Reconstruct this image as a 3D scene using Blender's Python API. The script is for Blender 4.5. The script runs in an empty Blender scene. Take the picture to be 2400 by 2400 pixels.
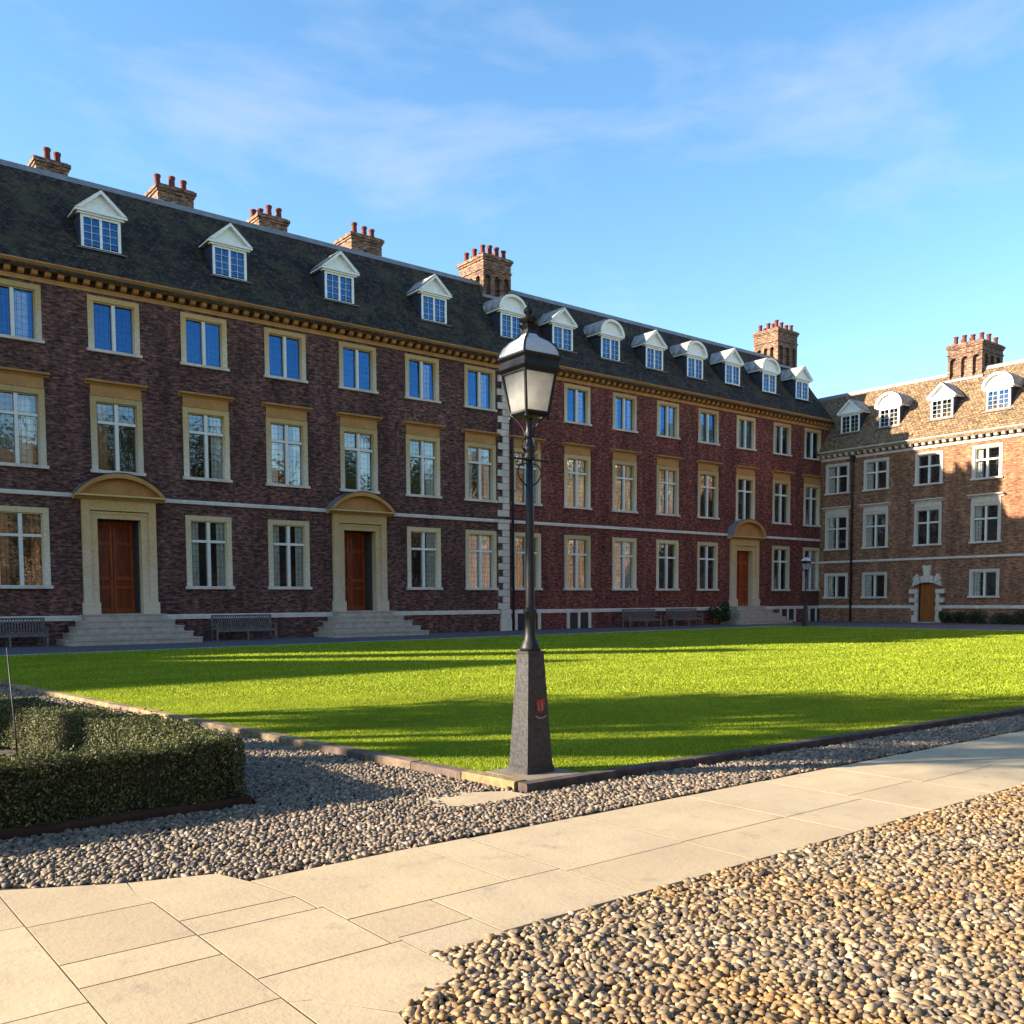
import bpy, math, random
import numpy as np
from mathutils import Vector, Matrix

random.seed(7)
RNG = np.random.default_rng(11)
sc = bpy.context.scene
COL = sc.collection
R = math.radians

# ------------------------------------------------------------------ camera
YAW, PITCH, ROLL = R(38.6485), R(-3.5226), R(-0.3237)
fw = Vector((math.sin(YAW) * math.cos(PITCH), math.cos(YAW) * math.cos(PITCH), math.sin(PITCH)))
rt = Vector((math.cos(YAW), -math.sin(YAW), 0))
up = rt.cross(fw)
rt2 = math.cos(ROLL) * rt + math.sin(ROLL) * up
up2 = -math.sin(ROLL) * rt + math.cos(ROLL) * up
cam = bpy.data.cameras.new('camera')
cam_ob = bpy.data.objects.new('camera', cam)
COL.objects.link(cam_ob)
M = Matrix((rt2, up2, -fw)).transposed().to_4x4()
M.translation = Vector((0, 0, 1.5))
cam_ob.matrix_world = M
cam.sensor_width = 36
cam.lens = 36 * 2220.37 / 2400
cam.shift_y = (1544.19 - 1200) / 2400
cam.clip_start = 0.05
cam.clip_end = 2000
sc.camera = cam_ob

# ------------------------------------------------------------------ light
SUN_EL = R(20.1)
SUN_DIR = Vector((0.880, -0.475, 0)).normalized()          # where the light travels, on the ground
SUN_STRENGTH, SKY_STRENGTH = 5.0, 0.088
world = bpy.data.worlds.new('World')
sc.world = world
world.use_nodes = True
nt = world.node_tree
bg = nt.nodes['Background']
sky = nt.nodes.new('ShaderNodeTexSky')
sky.sky_type = 'NISHITA'
sky.sun_disc = False
sky.sun_elevation = SUN_EL
sky.sun_rotation = math.atan2(-SUN_DIR.x, -SUN_DIR.y)
sky.air_density, sky.dust_density, sky.ozone_density = 1.0, 0.3, 1.6
hsv = nt.nodes.new('ShaderNodeHueSaturation')
hsv.inputs['Hue'].default_value = 0.497
hsv.inputs['Saturation'].default_value = 1.2
nt.links.new(sky.outputs[0], hsv.inputs['Color'])
# thin clouds: noise on the direction of view from the ground
tc = nt.nodes.new('ShaderNodeTexCoord')
mp = nt.nodes.new('ShaderNodeMapping')
mp.inputs['Rotation'].default_value = (0, 0, R(-3))
mp.inputs['Location'].default_value = (1.35, 0.7, 0.2)
mp.inputs['Scale'].default_value = (1.7, 1.7, 5.0)
nt.links.new(tc.outputs['Generated'], mp.inputs[0])
n1 = nt.nodes.new('ShaderNodeTexNoise')
n1.inputs['Scale'].default_value = 2.3
n1.inputs['Detail'].default_value = 7
n1.inputs['Roughness'].default_value = 0.55
n1.inputs['Distortion'].default_value = 0.25
nt.links.new(mp.outputs[0], n1.inputs['Vector'])
cr = nt.nodes.new('ShaderNodeValToRGB')
cr.color_ramp.elements[0].position = 0.50
cr.color_ramp.elements[0].color = (0, 0, 0, 1)
cr.color_ramp.elements[1].position = 0.80
cr.color_ramp.elements[1].color = (0.37, 0.37, 0.37, 1)
nt.links.new(n1.outputs['Fac'], cr.inputs[0])
mixc = nt.nodes.new('ShaderNodeMix')
mixc.data_type = 'RGBA'
nt.links.new(cr.outputs[0], mixc.inputs['Factor'])
nt.links.new(hsv.outputs[0], mixc.inputs['A'])
mixc.inputs['B'].default_value = (3.1, 3.0, 3.3, 1)
nt.links.new(mixc.outputs['Result'], bg.inputs['Color'])
bg.inputs['Strength'].default_value = SKY_STRENGTH

sun = bpy.data.lights.new('sun', 'SUN')
sun.energy = SUN_STRENGTH
sun.angle = R(0.5)
sun.color = (1.0, 0.86, 0.66)
sun_ob = bpy.data.objects.new('sun', sun)
COL.objects.link(sun_ob)
sun_ob.location = (-30, 20, 40)
d = Vector((SUN_DIR.x * math.cos(SUN_EL), SUN_DIR.y * math.cos(SUN_EL), -math.sin(SUN_EL)))
sun_ob.rotation_euler = d.to_track_quat('-Z', 'Y').to_euler()

vs = sc.view_settings
vs.view_transform = 'Standard'
vs.look = 'None'
vs.gamma = 1
vs.exposure = 2.0
sc.render.engine = 'CYCLES'
sc.cycles.max_bounces = 6
sc.cycles.transparent_max_bounces = 12
sc.cycles.use_denoising = True
sc.cycles.caustics_reflective = False
sc.cycles.caustics_refractive = False


# ------------------------------------------------------------------ materials
class NT:
    def __init__(self, name):
        self.m = bpy.data.materials.new(name)
        self.m.use_nodes = True
        self.t = self.m.node_tree
        self.b = self.t.nodes['Principled BSDF']
        self.b.inputs['Specular IOR Level'].default_value = 0.3
    def n(self, typ, **kw):
        nd = self.t.nodes.new('ShaderNode' + typ)
        for k, v in kw.items():
            if k in nd.inputs.keys():
                nd.inputs[k].default_value = v
            else:
                setattr(nd, k, v)
        return nd
    def l(self, a, b):
        self.t.links.new(a, b)
    def obj(self):
        return self.n('TexCoord').outputs['Object']
    def noise(self, vec, scale, detail=4, rough=0.55):
        nd = self.n('TexNoise', Scale=scale, Detail=detail, Roughness=rough)
        self.l(vec, nd.inputs['Vector'])
        return nd.outputs['Fac']
    def ramp(self, fac, *stops):
        nd = self.n('ValToRGB')
        e = nd.color_ramp.elements
        while len(e) < len(stops):
            e.new(0.5)
        for i, (p, c) in enumerate(stops):
            e[i].position = p
            e[i].color = (c[0], c[1], c[2], 1) if hasattr(c, '__len__') else (c, c, c, 1)
        self.l(fac, nd.inputs[0])
        return nd.outputs[0]
    def mix(self, fac, a, b, mode='MIX'):
        nd = self.n('Mix', data_type='RGBA', blend_type=mode)
        for s, k in ((fac, 'Factor'), (a, 'A'), (b, 'B')):
            if hasattr(s, 'is_output'):
                self.l(s, nd.inputs[k])
            elif k == 'Factor':
                nd.inputs[k].default_value = s
            else:
                nd.inputs[k].default_value = (s[0], s[1], s[2], 1)
        return nd.outputs['Result']
    def col(self, c):
        if hasattr(c, 'is_output'):
            self.l(c, self.b.inputs['Base Color'])
        else:
            self.b.inputs['Base Color'].default_value = (c[0], c[1], c[2], 1)
    def bump(self, h, strength=0.5, dist=0.02):
        nd = self.n('Bump', Strength=strength, Distance=dist)
        self.l(h, nd.inputs['Height'])
        self.l(nd.outputs[0], self.b.inputs['Normal'])
    def island(self):
        return self.n('NewGeometry').outputs['Random Per Island']
    def rough(self, r):
        self.b.inputs['Roughness'].default_value = r


def wall_uv(t):
    """(x + y, z, 0) of the object, so courses run level on every wall face"""
    s = t.n('SeparateXYZ')
    t.l(t.obj(), s.inputs[0])
    a = t.n('Math', operation='ADD')
    t.l(s.outputs[0], a.inputs[0])
    t.l(s.outputs[1], a.inputs[1])
    c = t.n('CombineXYZ')
    t.l(a.outputs[0], c.inputs[0])
    t.l(s.outputs[2], c.inputs[1])
    return c.outputs[0]


def mat_brick(name, c1, c2, patch, mortar, patchamt=0.6, lo=0.18, hi=2.1):
    t = NT(name)
    uv = wall_uv(t)
    br = t.n('TexBrick', Scale=1.0)
    br.offset = 0.5
    br.inputs['Brick Width'].default_value = 0.235
    br.inputs['Row Height'].default_value = 0.078
    br.inputs['Mortar Size'].default_value = 0.010
    br.inputs['Mortar Smooth'].default_value = 0.2
    br.inputs['Bias'].default_value = -0.1
    br.inputs['Color1'].default_value = (*c1, 1)
    br.inputs['Color2'].default_value = (*c2, 1)
    br.inputs['Mortar'].default_value = (*mortar, 1)
    t.l(uv, br.inputs['Vector'])
    # single darker and lighter bricks
    mpn = t.n('Mapping')
    mpn.inputs['Scale'].default_value = (1 / 0.235, 1 / 0.078, 1)
    t.l(uv, mpn.inputs[0])
    wn = t.n('TexNoise', Scale=0.9, Detail=1.5, Roughness=0.9)
    t.l(mpn.outputs[0], wn.inputs['Vector'])
    v = t.ramp(wn.outputs['Fac'], (0.34, lo), (0.5, 0.95), (0.66, hi))
    c = t.mix(0.85, br.outputs['Color'], v, 'MULTIPLY')
    big = t.noise(uv, 0.35, 5, 0.6)
    c = t.mix(t.ramp(big, (0.42, 0.0), (0.62, patchamt)), c, t.mix(1.0, c, patch, 'MULTIPLY'))
    mid = t.noise(uv, 2.2, 4, 0.65)
    c = t.mix(0.7, c, t.ramp(mid, (0.3, 0.68), (0.7, 1.32)), 'MULTIPLY')
    mps = t.n('Mapping')
    mps.inputs['Scale'].default_value = (1.7, 0.16, 1)
    t.l(uv, mps.inputs[0])
    c = t.mix(0.75, c, t.ramp(t.noise(mps.outputs[0], 1.0, 5, 0.6), (0.34, 0.62), (0.66, 1.30)), 'MULTIPLY')
    t.col(c)
    t.rough(0.9)
    inv = t.n('Math', operation='SUBTRACT')
    inv.inputs[0].default_value = 1
    t.l(br.outputs['Fac'], inv.inputs[1])
    add = t.n('Math', operation='MULTIPLY_ADD')
    t.l(wn.outputs['Fac'], add.inputs[0])
    add.inputs[1].default_value = 0.6
    t.l(inv.outputs[0], add.inputs[2])
    t.bump(add.outputs[0], 0.6, 0.012)
    return t.m


def mat_stone(name, c, stain=(0.55, 0.5, 0.45), amt=0.5, sc_=2.5, bump=0.3, rough=0.85):
    t = NT(name)
    o = t.obj()
    a = t.noise(o, sc_, 6, 0.65)
    b = t.noise(o, sc_ * 9, 3, 0.6)
    cc = t.mix(t.ramp(a, (0.38, 0.0), (0.68, amt)), c, [c[i] * stain[i] for i in range(3)])
    cc = t.mix(0.5, cc, t.ramp(b, (0.25, 0.7), (0.75, 1.3)), 'MULTIPLY')
    t.col(cc)
    t.rough(rough)
    t.bump(b, bump, 0.01)
    return t.m


def mat_frame_stone(name, low, high, h):
    """window stone: washed pale below, warm and weathered towards the head (a stain of the stone itself)"""
    t = NT(name)
    o = t.obj()
    s = t.n('SeparateXYZ')
    t.l(o, s.inputs[0])
    oi = t.n('ObjectInfo')
    nz = t.n('Math', operation='MULTIPLY_ADD')
    t.l(t.noise(o, 1.8, 5), nz.inputs[0])
    nz.inputs[1].default_value = h * 0.9
    t.l(s.outputs[2], nz.inputs[2])
    f = t.n('MapRange')
    f.inputs['From Min'].default_value = h * 0.55
    f.inputs['From Max'].default_value = h * 1.45
    t.l(nz.outputs[0], f.inputs['Value'])
    cc = t.mix(f.outputs[0], low, high)
    b = t.noise(o, 14, 4)
    cc = t.mix(0.6, cc, t.ramp(b, (0.25, 0.65), (0.75, 1.3)), 'MULTIPLY')
    cc = t.mix(1.0, cc, t.ramp(oi.outputs['Random'], (0, 0.85), (1, 1.12)), 'MULTIPLY')
    t.col(cc)
    t.rough(0.85)
    t.bump(b, 0.25, 0.01)
    return t.m


def mat_tiles(name, dark, light, moss, mossamt):
    t = NT(name)
    s = t.n('SeparateXYZ')
    t.l(t.obj(), s.inputs[0])
    c = t.n('CombineXYZ')
    a = t.n('Math', operation='ADD')
    t.l(s.outputs[0], a.inputs[0])
    # along the eaves: x (plus nothing); up the slope: z stretched
    t.l(s.outputs[0], c.inputs[0])
    zz = t.n('Math', operation='MULTIPLY')
    zz.inputs[1].default_value = 1.25
    t.l(s.outputs[2], zz.inputs[0])
    t.l(zz.outputs[0], c.inputs[1])
    br = t.n('TexBrick', Scale=1.0)
    br.inputs['Brick Width'].default_value = 0.20
    br.inputs['Row Height'].default_value = 0.17
    br.inputs['Mortar Size'].default_value = 0.012
    br.inputs['Bias'].default_value = 0.0
    br.inputs['Color1'].default_value = (*dark, 1)
    br.inputs['Color2'].default_value = (*light, 1)
    br.inputs['Mortar'].default_value = (dark[0] * .3, dark[1] * .3, dark[2] * .3, 1)
    t.l(c.outputs[0], br.inputs['Vector'])
    n = t.noise(t.obj(), 5.5, 5, 0.8)
    cc = t.mix(0.9, br.outputs['Color'], t.ramp(n, (0.36, 0.25), (0.50, 0.85), (0.64, 2.3)), 'MULTIPLY')
    big = t.noise(t.obj(), 0.8, 6, 0.7)
    cc = t.mix(t.ramp(big, (0.48, 0.0), (0.66, mossamt)), cc, moss)
    t.col(cc)
    t.rough(0.9)
    add = t.n('Math', operation='MULTIPLY_ADD')
    t.l(n, add.inputs[0])
    add.inputs[1].default_value = 1.2
    inv = t.n('Math', operation='SUBTRACT')
    inv.inputs[0].default_value = 1
    t.l(br.outputs['Fac'], inv.inputs[1])
    t.l(inv.outputs[0], add.inputs[2])
    t.bump(add.outputs[0], 0.9, 0.03)
    return t.m


def mat_plain(name, c, rough=0.5, metallic=0.0, var=0.25, sc_=12, bump=0.0, spec=0.4):
    t = NT(name)
    n = t.noise(t.obj(), sc_, 4)
    t.col(t.mix(1.0, c, t.ramp(n, (0.3, 1 - var), (0.7, 1 + var)), 'MULTIPLY'))
    t.rough(rough)
    t.b.inputs['Metallic'].default_value = metallic
    t.b.inputs['Specular IOR Level'].default_value = spec
    if bump:
        t.bump(n, bump, 0.01)
    return t.m


def mat_glass(name, lead_w=0.16, lead_h=0.22, refl=0.13, tint=(0.16, 0.48, 1.0)):  # default tint paints a deeper sky blue into the reflections
    """old leaded window glass: partly mirrors, partly shows the room; came lines in the pane"""
    t = NT(name)
    t.t.nodes.remove(t.b)
    out = t.t.nodes['Material Output']
    s = t.n('SeparateXYZ')
    t.l(t.obj(), s.inputs[0])
    c = t.n('CombineXYZ')
    t.l(s.outputs[0], c.inputs[0])
    t.l(s.outputs[2], c.inputs[1])
    br = t.n('TexBrick', Scale=1.0)
    br.offset = 0.0
    br.inputs['Brick Width'].default_value = lead_w
    br.inputs['Row Height'].default_value = lead_h
    br.inputs['Mortar Size'].default_value = 0.0045
    br.inputs['Color1'].default_value = (0, 0, 0, 1)
    br.inputs['Color2'].default_value = (1, 1, 1, 1)
    t.l(c.outputs[0], br.inputs['Vector'])
    nz = t.noise(t.obj(), 3.0, 2, 0.5)
    hh = t.n('Math', operation='MULTIPLY_ADD')
    t.l(br.outputs['Color'], hh.inputs[0])
    hh.inputs[1].default_value = 0.0
    t.l(nz, hh.inputs[2])
    bp = t.n('Bump', Strength=0.12, Distance=0.05)
    t.l(hh.outputs[0], bp.inputs['Height'])
    gl = t.n('BsdfGlossy', Roughness=0.015)
    gl.inputs['Color'].default_value = (*tint, 1)
    t.l(bp.outputs[0], gl.inputs['Normal'])
    tr = t.n('BsdfTransparent')
    tr.inputs['Color'].default_value = (0.92, 0.94, 0.92, 1)
    lw = t.n('LayerWeight', Blend=0.35)
    fc = t.n('MapRange')
    fc.inputs['To Min'].default_value = refl
    fc.inputs['To Max'].default_value = 0.95
    t.l(lw.outputs['Fresnel'], fc.inputs['Value'])
    mx = t.n('MixShader')
    t.l(fc.outputs[0], mx.inputs[0])
    t.l(tr.outputs[0], mx.inputs[1])
    t.l(gl.outputs[0], mx.inputs[2])
    ld = t.n('BsdfDiffuse')
    ld.inputs['Color'].default_value = (0.03, 0.033, 0.036, 1)
    m2 = t.n('MixShader')
    t.l(br.outputs['Fac'], m2.inputs[0])
    t.l(mx.outputs[0], m2.inputs[1])
    t.l(ld.outputs[0], m2.inputs[2])
    t.l(m2.outputs[0], out.inputs['Surface'])
    return t.m


def mat_wood(name, c, grain=(14, 14, 1.2), rough=0.45):
    t = NT(name)
    mpn = t.n('Mapping')
    mpn.inputs['Scale'].default_value = grain
    t.l(t.obj(), mpn.inputs[0])
    n = t.noise(mpn.outputs[0], 1.0, 5, 0.6)
    t.col(t.mix(1.0, c, t.ramp(n, (0.3, 0.55), (0.7, 1.35)), 'MULTIPLY'))
    t.rough(rough)
    return t.m


M_ = {}
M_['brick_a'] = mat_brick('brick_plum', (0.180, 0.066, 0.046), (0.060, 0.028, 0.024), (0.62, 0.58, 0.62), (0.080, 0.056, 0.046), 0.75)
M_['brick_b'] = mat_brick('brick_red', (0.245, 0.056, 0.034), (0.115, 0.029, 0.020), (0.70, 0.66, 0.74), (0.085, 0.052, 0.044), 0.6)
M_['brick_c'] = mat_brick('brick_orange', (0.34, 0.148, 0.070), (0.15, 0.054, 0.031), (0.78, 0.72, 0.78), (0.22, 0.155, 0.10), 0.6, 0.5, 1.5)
M_['brick_ch'] = mat_brick('brick_chimney', (0.20, 0.098, 0.058), (0.080, 0.040, 0.029), (0.7, 0.7, 0.7), (0.26, 0.20, 0.15))
M_['cream'] = mat_stone('limestone', (0.64, 0.53, 0.42), (0.62, 0.62, 0.66), 0.7)
M_['ochre'] = mat_stone('ochre_sandstone', (0.47, 0.225, 0.072), (0.55, 0.50, 0.47), 0.6, 1.6)
M_['win2'] = mat_frame_stone('window_stone_attic', (0.58, 0.47, 0.33), (0.50, 0.31, 0.12), 1.9)
M_['win1'] = mat_frame_stone('window_stone_piano', (0.60, 0.49, 0.36), (0.50, 0.32, 0.13), 2.6)
M_['win0'] = mat_frame_stone('window_stone_ground', (0.60, 0.50, 0.37), (0.51, 0.38, 0.20), 2.8)
M_['winc'] = mat_frame_stone('window_stone_wing', (0.56, 0.49, 0.41), (0.52, 0.44, 0.34), 2.2)
M_['door_stone'] = mat_frame_stone('doorway_stone', (0.58, 0.47, 0.35), (0.53, 0.32, 0.12), 5.0)
M_['roof_a'] = mat_tiles('dark_roof_tiles', (0.017, 0.012, 0.010), (0.055, 0.038, 0.028), (0.070, 0.058, 0.026), 0.75)
M_['roof_c'] = mat_tiles('tan_roof_tiles', (0.15, 0.092, 0.050), (0.245, 0.155, 0.085), (0.17, 0.13, 0.075), 0.5)
M_['lead'] = mat_plain('lead_sheet', (0.17, 0.175, 0.19), 0.5, 0.0, 0.2, 3)
M_['slate'] = mat_plain('slate_cheek', (0.022, 0.028, 0.045), 0.7, 0, 0.3, 9, 0.3)
M_['dormer_lead'] = mat_plain('pale_dormer_lead', (0.27, 0.25, 0.225), 0.6, 0, 0.55, 5)
M_['white'] = mat_plain('white_paint', (0.74, 0.73, 0.68), 0.5, 0, 0.10, 6)
M_['glass'] = mat_glass('leaded_glass')
M_['glass_n'] = mat_glass('clear_leaded_glass', 0.16, 0.22, 0.14, (0.80, 0.86, 0.92))
M_['pale'] = mat_stone('pale_mullion_stone', (0.70, 0.63, 0.54), (0.75, 0.75, 0.75), 0.4)
M_['glass_d'] = mat_glass('dormer_glass', 0.20, 0.28, 0.13)
M_['gap_shade'] = mat_plain('frieze_gap_shade', (0.055, 0.035, 0.022), 0.95)  # shade between the cornice blocks, painted as a dark backing
M_['lining'] = mat_plain('door_lining', (0.060, 0.055, 0.045), 0.9)
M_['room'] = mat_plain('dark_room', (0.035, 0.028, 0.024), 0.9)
M_['curt_w'] = mat_plain('pale_curtain', (0.80, 0.77, 0.72), 0.9, 0, 0.2, 5)
M_['curt_y'] = mat_plain('yellow_curtain', (0.74, 0.55, 0.28), 0.9, 0, 0.25, 5)
M_['curt_r'] = mat_plain('russet_curtain', (0.50, 0.20, 0.09), 0.9, 0, 0.25, 5)
M_['door'] = mat_wood('oak_door', (0.34, 0.058, 0.010))
M_['door_shade'] = mat_wood('oak_recess_shade', (0.21, 0.034, 0.007))  # darker copy of the oak, paints shade into the recessed panels
M_['door_c'] = mat_wood('plank_door', (0.26, 0.085, 0.018))
M_['iron_pedestal'] = mat_plain('pedestal_black_paint', (0.028, 0.027, 0.029), 0.5, 0.0, 0.5, 30, 0.4, 0.4)  # lighter black than the post, sunlit grey put into the colour
M_['iron'] = mat_plain('black_iron', (0.008, 0.008, 0.009), 0.5, 0.0, 0.6, 25, 0.2, 0.35)
M_['pipe'] = mat_plain('black_pipe', (0.018, 0.018, 0.022), 0.55)
M_['pot'] = mat_plain('terracotta', (0.13, 0.030, 0.024), 0.85, 0, 0.35, 5)
M_['step'] = mat_stone('worn_step_stone', (0.44, 0.36, 0.29), (0.55, 0.53, 0.53), 0.7, 3.0)
M_['bench'] = mat_wood('weathered_teak', (0.13, 0.11, 0.10), (10, 10, 10), 0.8)
M_['red'] = mat_plain('red_enamel', (0.30, 0.008, 0.008), 0.5)
M_['silver'] = mat_plain('pale_enamel', (0.22, 0.15, 0.13), 0.5)
M_['timber'] = mat_wood('edging_board', (0.050, 0.022, 0.012), (3, 3, 20), 0.9)


# ------------------------------------------------------------------ mesh helpers
class MB:
    def __init__(self):
        self.v, self.f, self.m, self.sm = [], [], [], []
    def add(self, vs_, fs, mi=0, smooth=False):
        o = len(self.v)
        self.v += [tuple(p) for p in vs_]
        self.f += [tuple(i + o for i in f) for f in fs]
        self.m += [mi] * len(fs)
        self.sm += [smooth] * len(fs)
        return self
    def box(self, x0, x1, y0, y1, z0, z1, mi=0):
        vs_ = [(x0, y0, z0), (x1, y0, z0), (x1, y1, z0), (x0, y1, z0), (x0, y0, z1), (x1, y0, z1), (x1, y1, z1), (x0, y1, z1)]
        return self.add(vs_, [(0, 3, 2, 1), (4, 5, 6, 7), (0, 1, 5, 4), (1, 2, 6, 5), (2, 3, 7, 6), (3, 0, 4, 7)], mi)
    def quad(self, a, b, c, d, mi=0):
        return self.add([a, b, c, d], [(0, 1, 2, 3)], mi)
    def prism(self, poly, axis, a, b, mi=0):
        """extrude a closed 2-D polygon: axis 'y' takes (x,z), axis 'x' takes (y,z), axis 'z' takes (x,y)"""
        n = len(poly)
        def P(p, t):
            return {'y': (p[0], t, p[1]), 'x': (t, p[0], p[1]), 'z': (p[0], p[1], t)}[axis]
        vs_ = [P(p, a) for p in poly] + [P(p, b) for p in poly]
        fs = [tuple(range(n)), tuple(range(2 * n - 1, n - 1, -1))] + [(i, i + n, (i + 1) % n + n, (i + 1) % n) for i in range(n)]
        return self.add(vs_, fs, mi)
    def frustum(self, cx, cy, z0, z1, a0, a1, mi=0, b0=None, b1=None):
        b0 = a0 if b0 is None else b0
        b1 = a1 if b1 is None else b1
        vs_ = [(cx - a0, cy - b0, z0), (cx + a0, cy - b0, z0), (cx + a0, cy + b0, z0), (cx - a0, cy + b0, z0),
               (cx - a1, cy - b1, z1), (cx + a1, cy - b1, z1), (cx + a1, cy + b1, z1), (cx - a1, cy + b1, z1)]
        return self.add(vs_, [(0, 3, 2, 1), (4, 5, 6, 7), (0, 1, 5, 4), (1, 2, 6, 5), (2, 3, 7, 6), (3, 0, 4, 7)], mi)
    def lathe(self, cx, cy, prof, n=16, mi=0, smooth=True):
        vs_ = []
        for r, z in prof:
            for i in range(n):
                a = 2 * math.pi * i / n
                vs_.append((cx + r * math.cos(a), cy + r * math.sin(a), z))
        fs = []
        for j in range(len(prof) - 1):
            for i in range(n):
                fs.append((j * n + i, j * n + (i + 1) % n, (j + 1) * n + (i + 1) % n, (j + 1) * n + i))
        fs.append(tuple(range(n - 1, -1, -1)))
        fs.append(tuple((len(prof) - 1) * n + i for i in range(n)))
        return self.add(vs_, fs, mi, smooth)
    def tube(self, pts, r, n=8, mi=0, r1=None):
        pts = [Vector(p) for p in pts]
        vs_, m = [], len(pts)
        for k, p in enumerate(pts):
            t = (pts[min(k + 1, m - 1)] - pts[max(k - 1, 0)]).normalized()
            a = t.cross(Vector((0, 0, 1)))
            if a.length < 1e-3:
                a = Vector((1, 0, 0))
            a.normalize()
            b = t.cross(a)
            rr = r if r1 is None else r + (r1 - r) * k / (m - 1)
            for i in range(n):
                an = 2 * math.pi * i / n
                vs_.append(p + a * rr * math.cos(an) + b * rr * math.sin(an))
        fs = [(k * n + i, k * n + (i + 1) % n, (k + 1) * n + (i + 1) % n, (k + 1) * n + i) for k in range(m - 1) for i in range(n)]
        fs += [tuple(range(n - 1, -1, -1)), tuple((m - 1) * n + i for i in range(n))]
        return self.add(vs_, fs, mi, True)
    def mesh(self, name, mats):
        me = bpy.data.meshes.new(name)
        me.from_pydata(self.v, [], self.f)
        for m in (mats if isinstance(mats, (list, tuple)) else [mats]):
            me.materials.append(m)
        me.polygons.foreach_set('material_index', self.m)
        me.polygons.foreach_set('use_smooth', self.sm)
        me.update()
        return me
    def build(self, name, mats, parent=None, loc=(0, 0, 0)):
        return put(self.mesh(name, mats), name, parent, loc)


def put(me, name, parent=None, loc=(0, 0, 0), rz=0):
    o = bpy.data.objects.new(name, me)
    COL.objects.link(o)
    o.parent = parent
    o.location = loc
    o.rotation_euler = (0, 0, rz)
    return o


def tag(o, label=None, cat=None, group=None, kind=None):
    for k, v in (('label', label), ('category', cat), ('group', group), ('kind', kind)):
        if v:
            o[k] = v
    return o


def thing(name, label, cat, loc=(0, 0, 0), rz=0, group=None):
    o = put(None, name, None, loc, rz)
    return tag(o, label, cat, group)


def np_mesh(name, verts, faces_flat, nper, mat, smooth=False):
    """fast mesh from numpy arrays with nper-gon faces"""
    me = bpy.data.meshes.new(name)
    nv, nf = len(verts), len(faces_flat) // nper
    me.vertices.add(nv)
    me.vertices.foreach_set('co', verts.astype(np.float32).ravel())
    me.loops.add(nf * nper)
    me.loops.foreach_set('vertex_index', faces_flat.astype(np.int32))
    me.polygons.add(nf)
    me.polygons.foreach_set('loop_start', np.arange(0, nf * nper, nper, dtype=np.int32))
    me.polygons.foreach_set('loop_total', np.full(nf, nper, dtype=np.int32))
    me.polygons.foreach_set('use_smooth', np.full(nf, smooth, dtype=bool))
    me.materials.append(mat)
    me.update(calc_edges=True)
    me.validate()
    return me


# ------------------------------------------------------------------ ground
YA, XC = 37.133, 56.284            # plane of the long front, plane of the cross wing

t = NT('earth')
n = t.noise(t.obj(), 5, 6, 0.7)
t.col(t.ramp(n, (0.3, (0.035, 0.028, 0.022)), (0.7, (0.085, 0.070, 0.055))))
t.rough(1)
t.bump(n, 0.5, 0.02)
g = MB()
g.quad((-600, -600, -0.045), (600, -600, -0.045), (600, 600, -0.045), (-600, 600, -0.045))
tag(g.build('ground', t.m), kind='structure')

# the way along the building fronts
t = NT('court_paving')
n = t.noise(t.obj(), 14, 5, 0.7)
n2 = t.noise(t.obj(), 0.6, 4)
t.col(t.mix(t.ramp(n2, (0.35, 0), (0.65, 0.6)), t.ramp(n, (0.3, (0.07, 0.062, 0.068)), (0.7, (0.15, 0.135, 0.145))), (0.08, 0.07, 0.08)))
t.rough(0.85)
t.bump(n, 0.4, 0.01)
FAR0, FARS = 29.07, 0.0436          # far edge of the lawn
LX1 = 43.2                          # right edge of the lawn
KC = Vector((4.67, 5.67))           # lawn corner by the lamp
kd = Vector((math.cos(R(-1.915)), math.sin(R(-1.915))))        # along the near kerb
ld_ = Vector((math.sin(R(-5.065)), math.cos(R(-5.065))))       # along the left kerb
def near_y(x):
    return KC.y + (x - KC.x) * kd.y / kd.x
def left_x(y):
    return KC.x + (y - KC.y) * ld_.x / ld_.y
cp = MB()
yfl = FAR0 + FARS * left_x(29.2)
cp.add([(-40, 26, 0), (left_x(yfl), 26.0, 0), (left_x(yfl), yfl, 0), (-40, yfl, 0)], [(0, 1, 2, 3)])
cp.add([(-40, yfl, 0), (left_x(yfl), yfl, 0), (LX1, FAR0 + FARS * LX1, 0), (LX1, YA + 1, 0), (-40, YA + 1, 0)], [(0, 1, 2, 3, 4)])
cp.add([(LX1, near_y(LX1), 0), (XC + 0.5, near_y(LX1), 0), (XC + 0.5, YA + 1, 0), (LX1, YA + 1, 0)], [(0, 1, 2, 3)])
tag(cp.build('court_path', t.m), kind='structure')

# pale edging stones along the far lawn edge
t = NT('edging_stone')
isl = t.island()
t.col(t.mix(1.0, t.ramp(isl, (0, (0.30, 0.29, 0.30)), (1, (0.44, 0.42, 0.42))), t.ramp(t.noise(t.obj(), 9, 4), (0.3, 0.75), (0.7, 1.2)), 'MULTIPLY'))
t.rough(0.85)
M_['edging'] = t.m
e = MB()
x = left_x(yfl)
while x < LX1 + 0.4:
    L = random.uniform(0.8, 1.2)
    y0, y1 = FAR0 + FARS * x, FAR0 + FARS * (x + L)
    e.add([(x, y0, .05), (x + L - .012, y1, .05), (x + L - .012, y1 + .42, .05), (x, y0 + .42, .05),
           (x, y0, -.03), (x + L - .012, y1, -.03), (x + L - .012, y1 + .42, -.03), (x, y0 + .42, -.03)],
          [(0, 1, 2, 3), (0, 4, 5, 1), (1, 5, 6, 2), (2, 6, 7, 3), (3, 7, 4, 0)])
    x += L
y = near_y(LX1)
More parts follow.
